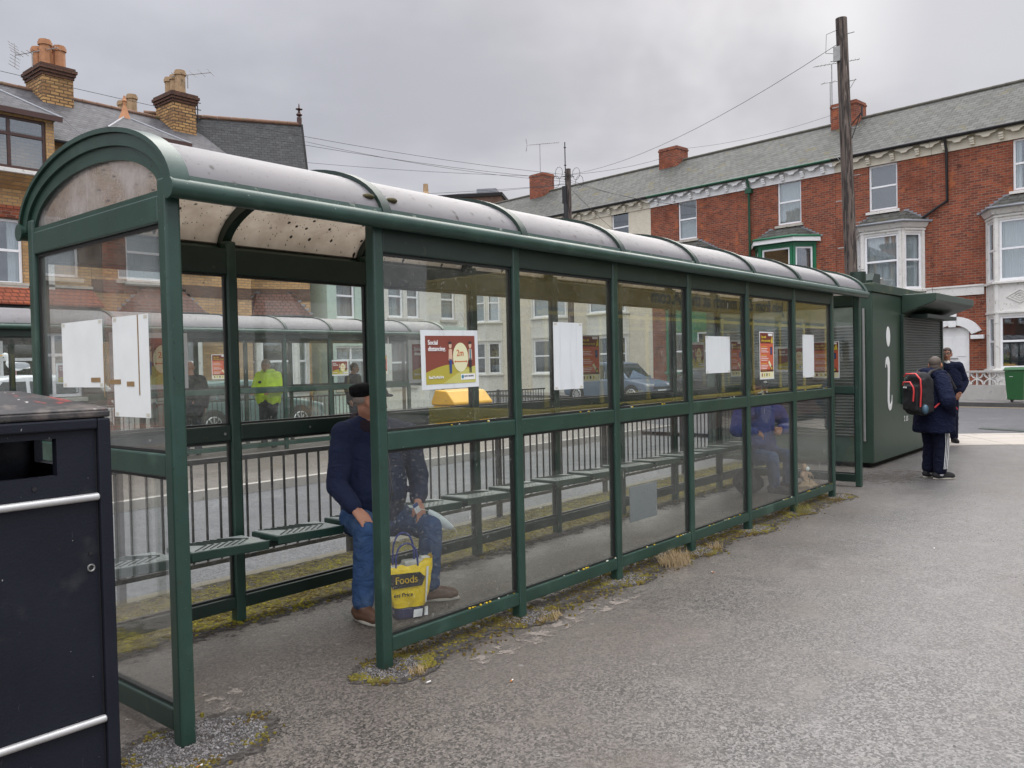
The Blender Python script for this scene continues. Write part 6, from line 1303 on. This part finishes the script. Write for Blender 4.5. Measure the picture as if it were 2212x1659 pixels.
# ---- standing figures
def standing(label, x, y, ht, fd, hd, opts):
    """fd: facing of the body, hd: facing of the head"""
    k = ht / 1.75; fd = V((fd[0], fd[1], 0)).normalized(); r = V((fd.y, -fd.x, 0)); o = V((x, y, opts.get('z', 0)))
    Q = lambda a, b, c: o + (r * a + fd * b + V((0, 0, c))) * k
    J = dict(head=Q(0, .03, 1.63), hf=V((hd[0], hd[1], hd[2] if len(hd) > 2 else 0)), hu=V((0, 0, 1)), hs=k, neck=Q(0, -.02, 1.47), chest=Q(0, -.02, 1.27), belly=Q(0, .02, 1.08), pelvis=Q(0, 0, .95), shL=Q(-.185, -.02, 1.40), shR=Q(.185, -.02, 1.40), hipL=Q(-.09, 0, .90), hipR=Q(.09, 0, .90), knL=Q(-.10, .03, .50), knR=Q(.10, .03, .50), anL=Q(-.11, -.01, .09), anR=Q(.11, .0, .09), toeL=fd - r * .2, toeR=fd + r * .2)
    for q, sg in (('L', -1), ('R', 1)):
        a = opts.get('arm' + q, 'down')
        if a == 'down': J['el' + q] = Q(sg * .27, -.02, 1.13); J['wr' + q] = Q(sg * .27, .06, .88); J['hand' + q] = (V((0, 0, -1)) + fd * .2, r * sg, fd, .5, k)
        elif a == 'pocket': J['el' + q] = Q(sg * .30, -.08, 1.12); J['wr' + q] = Q(sg * .20, .12, .93); J['hand' + q] = (V((0, 0, -1)) - r * sg * .5, fd, -r * sg, .5, k)
        elif a == 'fwd': J['el' + q] = Q(sg * .28, .02, 1.12); J['wr' + q] = Q(sg * .15, .26, 1.10); J['hand' + q] = (fd * 1.0 + V((0, 0, -.1)), V((0, 0, 1)), -r * sg, .7, k)
        elif a == 'face': J['el' + q] = Q(sg * .22, .14, 1.18); J['wr' + q] = Q(sg * .07, .20, 1.46); J['hand' + q] = (V((0, 0, 1)) + fd * .2 - r * sg * .3, fd, -r * sg, .7, k)
    return o, J, Q, r, fd, k
# man with the rucksack
o, J, Q, r, fd, k = standing('', 11.86, 2.83, 1.60, (.80, -.60), (.96, .10), dict(armL='pocket', armR='pocket'))
J['head'] = J['head'] + V((0, 0, -.015))
t, P, X, s, f, u = person('stout man in a long navy parka with a rucksack, seen from behind', o, J, 'skin', .009)
m = MB(o); pr = ((.665, .300, .235), (.70, .302, .238), (.80, .298, .232), (.95, .290, .225), (1.08, .285, .22), (1.20, .275, .205), (1.30, .255, .175), (1.37, .20, .135), (1.42, .12, .10)); rs = []
for z_, hw_, hd_ in pr:
    rs.append([o + r * (hw_ * math.copysign(abs(math.cos(a * .2618)) ** .8, math.cos(a * .2618)) * k) + fd * ((hd_ * math.copysign(abs(math.sin(a * .2618)) ** .9, math.sin(a * .2618)) - (.02 if z_ > 1 else 0)) * k) + V((0, 0, (z_ + (.012 * math.sin(a * 1.1) if z_ < .69 else 0)) * k)) for a in range(24)])
m.rings(rs)
for q in 'LR': m.cap(J['sh' + q], J['el' + q] + (r * (.06 if q == 'R' else -.06)), .115 * k, .105 * k); m.cap(J['el' + q] + (r * (.06 if q == 'R' else -.06)), J['wr' + q], .105 * k, .075 * k)
jk = blob(m, 'parka', MT['parka'], t, .012, 4, .022, .10); trousers(t, o, J, 'trk', 1.3 * k, .016, .012, .88); shoes(t, o, J, 'blk', 'sole')
hairblob(t, o, P, X, k, 'dkhair', 'full')
m = MB(o); c = J['neck']; m.cap(c - r * .10 - fd * .06 + V((0, 0, .005)), c + r * .10 - fd * .05 + V((0, 0, .005)), .085, .085); m.cap(c - r * .13 + fd * .04 + V((0, 0, .02)), c - fd * .10 + V((0, 0, .04)), .06, .07); m.cap(c + r * .13 + fd * .04 + V((0, 0, .02)), c - fd * .10 + V((0, 0, .04)), .06, .07); blob(m, 'hood', MT['parka'], jk, .012, 4, .025, .08)
for q, side in (('L', -1), ('R', 1)):
    m = MB(o)
    for off in (-.022, 0, .022):
        a0 = J['hip' + q] + r * side * .152 * k + fd * off; a1 = J['kn' + q] + r * side * .124 * k + fd * off; a2 = J['an' + q] + r * side * .108 * k + fd * off + V((0, 0, .06)); m.tube([a0, a1, a2], .0042, 6)
    m.obj('white_stripes', MT['white'], t); m = MB(o); m.cap(J['an' + q] + V((0, 0, -.01)), J['an' + q] + V((0, 0, .06)), .055, .058); blob(m, 'sock', MT['sock'], t, .01, 2)
m = MB(o); pq = J['pelvis'] + r * .30 + V((0, 0, .14)) - fd * .02; m.tube([pq + fd * .16 - r * .05 + V((0, 0, -.10)), pq + V((0, 0, .08)) - fd * .02, pq - fd * .16 - r * .07 + V((0, 0, -.07))], .011, 6); m.obj('red_piping', MT['red'], jk)
# his rucksack
bc = J['chest'] - fd * .30 + r * .09 + V((0, 0, -.035)); t = thing('rucksack', 'black rucksack with curved red zips on the back of the man in the parka', 'rucksack', tuple(bc))
m = MB(); Xb = M(((r.x, fd.x, 0), (r.y, fd.y, 0), (0, 0, 1))); Xh = Xb.to_4x4()
m.T = Xh; m.box(-.17, .17, -.06, .12, -.24, .18); m.cap((-.09, .03, .18), (.09, .03, .18), .090); m.cap((-.10, .0, -.2), (.10, .0, -.2), .09); m.box(-.13, .13, -.12, -.05, -.22, .10); b = blob(m, 'body', MT['blk'], t, .012, 14, .02, .12)
for rad, yy, x0, top_, bot in ((.105, -.150, 0, .135, -.10), (.160, -.095, .01, .240, -.17)):
    m = MB(); m.T = Xh; pts = [(x0 - rad, yy + .02, top_ - .03), (x0 - rad * .6, yy, top_ + .005), (x0 + rad * .5, yy, top_ + .01), (x0 + rad * .95, yy + .012, top_ - .06), (x0 + rad, yy + .015, (top_ + bot) / 2), (x0 + rad * .92, yy + .01, bot)]; m.tube(pts, .0105, 6); m.obj('red_zip', MT['red'], t, smooth=60)
m = MB(); m.T = Xh; m.tube([(-.05, .05, .235), (0, .03, .262), (.06, .05, .235)], .012, 6); m.obj('grab_handle', MT['red'], t); m = MB(); m.T = Xh; m.box(-.085, -.025, -.142, -.134, .065, .085); m.obj('white_mark', MT['white'], t); m = MB(); m.T = Xh; m.ell((.18, -.03, -.20), (.035, .04, .06)); m.obj('side_bottle', surf('blue_bottle', (.06, .12, .17), .3), t, smooth=180)
for sg in (-1, 1):
    m = MB(o * 0 + bc); sh = J['sh' + ('L' if sg < 0 else 'R')] * .75 + J['neck'] * .25; m.tube([bc + r * sg * .09 + fd * .06 + V((0, 0, .20)), sh - fd * .12 + V((0, 0, .10)), sh + V((0, 0, .135)), sh + fd * .13 + V((0, 0, .05)), J['chest'] + r * sg * .16 + fd * .21], .022, 8); m.obj('shoulder_strap', MT['blk'], t, smooth=60)
# man facing us
o, J, Q, r, fd, k = standing('', 16.78, 3.78, 1.74, (-.85, -.30), (-.97, -.20), dict(armL='pocket', armR='pocket'))
t, P, X, s, f, u = person('man in glasses and navy jacket facing the man with the rucksack', o, J, 'skin', .009)
jk = jacket(t, o, J, 'parka', 1.08 * k, None, .02, .012); trousers(t, o, J, 'trk', 1.0, .012, .012); shoes(t, o, J, 'blk', 'blk'); hairblob(t, o, P, X, k, 'brhair', 'full')
m = MB(o); m.ell(J['neck'] + fd * .055 + V((0, 0, -.02)), (.060, .060, .085)); blob(m, 'scarf', MT['white'], t, .01, 3)
m = MB(o); [m.tube([P(sg * (.031 + .022 * math.cos(a * .5236)), .100, .010 + .016 * math.sin(a * .5236)) for a in range(13)], .0028, 6) for sg in (-1, 1)]; m.tube([P(-.078, .0, .014), P(-.072, .07, .016), P(-.053, .100, .016)], .0028, 6); m.tube([P(.078, .0, .014), P(.072, .07, .016), P(.053, .100, .016)], .0028, 6); m.tube([P(-.01, .104, .014), P(.01, .104, .014)], .0028, 6); m.obj('glasses', MT['black'], t)
m = MB(o)
for sg in (-1, 1): c = J['chest'] + fd * .165 + r * sg * .075 + V((0, 0, .08)); m.box(-.045, .045, -.006, .006, -.006, .006, X=M.Translation(c - o) @ M.Rotation(math.atan2(r.y, r.x), 4, 'Z'))
m.obj('white_chest_mark', MT['white'], jk)
m = MB(); rr = random.Random(2)
# people at the far shelter
o, J, Q, r, fd, k = standing('', 8.25, 15.0, 1.80, (.25, .97), (.35, .95), dict(armL='down', armR='down'))
t, P, X, s, f, u = person('bald person in a dark coat at the far shelter, seen from behind', o, J, 'skin', .012); jacket(t, o, J, 'dkcoat', 1.10 * k, V((0, 0, -.15)), .02, .016, 'coat'); trousers(t, o, J, 'trk', 1.0, .01, .016); shoes(t, o, J, 'blk', 'blk')
o, J, Q, r, fd, k = standing('', 10.02, 15.1, 1.84, (-.80, -.45), (-.93, -.30, -.25), dict(armL='fwd', armR='fwd'))
J['head'] = J['head'] + fd * .04 + V((0, 0, -.02))
t, P, X, s, f, u = person('grey-haired person in a fluorescent yellow coat at the far shelter, looking down', o, J, 'skin2', .012); jk = jacket(t, o, J, 'hivis', 1.16 * k, None, .025, .014, 'fluorescent_coat'); trousers(t, o, J, 'dkcoat', 1.05, .012, .014); shoes(t, o, J, 'blk', 'blk'); hairblob(t, o, P, X, k, 'grey_hair', 'full')
m = MB(o); c = J['neck']; m.tube([c + V((.11 * math.cos(a * .3307), .11 * math.sin(a * .3307), .045)) for a in range(20)], .035, 8); m.obj('collar', MT['hivis'], jk, smooth=60); m = MB(o); m.ell(J['chest'] + fd * .16 + r * .10 + V((0, 0, .02)), (.05, .03, .03)); m.obj('pocket', MT['black'], jk)
m = MB(o); m.box(-.10, .10, -.003, .003, -.14, .14, X=M.Translation(J['wrL'] - o + fd * .1 + V((0, 0, -.02))) @ M.Rotation(R(60), 4, 'X')); m.obj('clipboard', MT['white'], t)
o, J, Q, r, fd, k = standing('', 12.45, 15.3, 1.72, (.3, -.9), (.5, -.85), dict(armL='down', armR='down'))
t, P, X, s, f, u = person('person in dark clothes standing inside the far shelter beside the red picture poster', o, J, 'skin2', .014); jacket(t, o, J, 'dkcoat', 1.08 * k, V((0, 0, -.1)), .02, .018, 'coat'); trousers(t, o, J, 'trk', 1.0, .01, .018); shoes(t, o, J, 'blk', 'blk'); hairblob(t, o, P, X, k, 'brhair', 'full')
# ---- gull on the white car
q = aty(50, 848, 20.1); gl = V((q.x - .12, 20.1, 1.60)); t = thing('gull', 'white gull standing on the roof of the white car at the left edge', 'bird', tuple(gl), R(180))
m = MB(); m.ell((0, 0, .20), (.17, .09, .10)); m.ell((.12, 0, .27), (.09, .07, .09)); m.cap((.13, 0, .30), (.19, 0, .44), .055, .05); m.ell((.21, 0, .45), (.065, .05, .052)); m.cap((-.1, 0, .20), (-.27, 0, .17), .06, .02); blob(m, 'body', MT['white'], t, .010, 4)
m = MB(); m.ell((-.06, .075, .22), (.19, .03, .075)); m.ell((-.06, -.075, .22), (.19, .03, .075)); m.obj('wing', surf('gull_grey', (.35, .37, .40), .8), t, smooth=180); m = MB(); m.cyl((.26, 0, .445), (.345, 0, .425), .018, .004, n=8); m.obj('beak', surf('gull_beak', (.60, .34, .03), .5), t)
m = MB(); m.cyl((.02, .035, 0), (.02, .035, .13), .009, n=6); m.cyl((.02, -.035, 0), (.02, -.035, .13), .009, n=6); m.box(-.02, .07, .02, .05, 0, .008); m.box(-.02, .07, -.05, -.02, 0, .008); m.obj('legs', surf('gull_pink', (.5, .3, .28), .6), t)
# ------------------------------------------------------------------ sky, sun, render settings
w = bpy.data.worlds.new('World'); SC.world = w; w.use_nodes = True; nt = w.node_tree; nt.nodes.clear()
class WT(NT):
    def __init__(s, tree): s.t = tree; s.out = tree.nodes.new('ShaderNodeOutputWorld')
t = WT(nt); SUN_EL, SUN_AZ = R(42), 1.12
sky = t.n('TexSky', sky_type='NISHITA', sun_disc=False, sun_elevation=SUN_EL, sun_rotation=SUN_AZ, air_density=1.5, dust_density=4.0)[0]
skyc = t.mix(1.0, sky, (.12, .12, .12), 'MULTIPLY')
g = t.n('TexCoord')['Generated']; xyz = t.n('SeparateXYZ', {0: g})
zc = t.math('MAXIMUM', xyz[2], .08)
pl = t.n('CombineXYZ', {0: t.math('DIVIDE', xyz[0], zc), 1: t.math('DIVIDE', xyz[1], zc), 2: 0.0})[0]
n1 = t.noise(pl, .55, 6, .5); n2 = t.noise(g, 2.2, 5, .55)
nn = t.math('ADD', t.math('MULTIPLY', n1, .55), t.math('MULTIPLY', n2, .5))
cl = t.mix(t.ramp(nn, .42, .62), (.222, .227, .257), (.298, .302, .332))
sd = V((math.cos(R(21)) * math.sin(1.125), math.cos(R(21)) * math.cos(1.125), math.sin(R(21))))
gd = t.n('VectorMath', {0: t.n('VectorMath', {0: g}, operation='NORMALIZE')[0], 1: tuple(sd)}, operation='DOT_PRODUCT')['Value']
glow = t.math('MULTIPLY', t.ramp(gd, .978, .999), t.ramp(n2, .35, .7))
cl = t.mix(t.math('MULTIPLY', glow, .8), cl, (.47, .47, .48))
zen = t.ramp(xyz[2], .45, 1.0); cl = t.mix(1.0, cl, t.mix(zen, (1, 1, 1), (4.2, 4.15, 4.0)), 'MULTIPLY')
bk = t.ramp(t.n('VectorMath', {0: g, 1: (-math.sin(CY), -math.cos(CY), .25)}, operation='DOT_PRODUCT')['Value'], -.25, .75); cl = t.mix(1.0, cl, t.mix(bk, (1, 1, 1), (2.3, 2.27, 2.2)), 'MULTIPLY')
hor = t.ramp(xyz[2], .0, .25); cl = t.mix(hor, t.mix(1.0, cl, (1.05, 1.05, 1.05), 'MULTIPLY'), cl)
fin = t.mix(.97, skyc, cl)
t.t.links.new(t.n('Background', {'Color': fin, 'Strength': 1.0})[0], t.out.inputs[0])
sl = bpy.data.lights.new('sun', 'SUN'); so = bpy.data.objects.new('sun', sl); COL.objects.link(so); sl.energy = 1.1; sl.angle = R(50); sl.color = (1, .96, .90)
d = V((math.cos(SUN_EL) * math.sin(SUN_AZ), math.cos(SUN_EL) * math.cos(SUN_AZ), math.sin(SUN_EL))); so.rotation_euler = (-d).to_track_quat('-Z', 'Y').to_euler(); so.location = (0, 0, 30)
SC.render.engine = 'CYCLES'; c = SC.cycles
c.max_bounces = 8; c.diffuse_bounces = 3; c.glossy_bounces = 4; c.transmission_bounces = 4; c.transparent_max_bounces = 40; c.sample_clamp_indirect = 6; c.caustics_reflective = False; c.caustics_refractive = False
c.use_denoising = True; c.denoiser = 'OPENIMAGEDENOISE'; c.denoising_input_passes = 'RGB_ALBEDO_NORMAL'; c.use_adaptive_sampling = True; c.adaptive_threshold = .012
SC.view_settings.view_transform = 'Standard'; SC.view_settings.look = 'None'; SC.view_settings.exposure = .96; SC.view_settings.gamma = 1
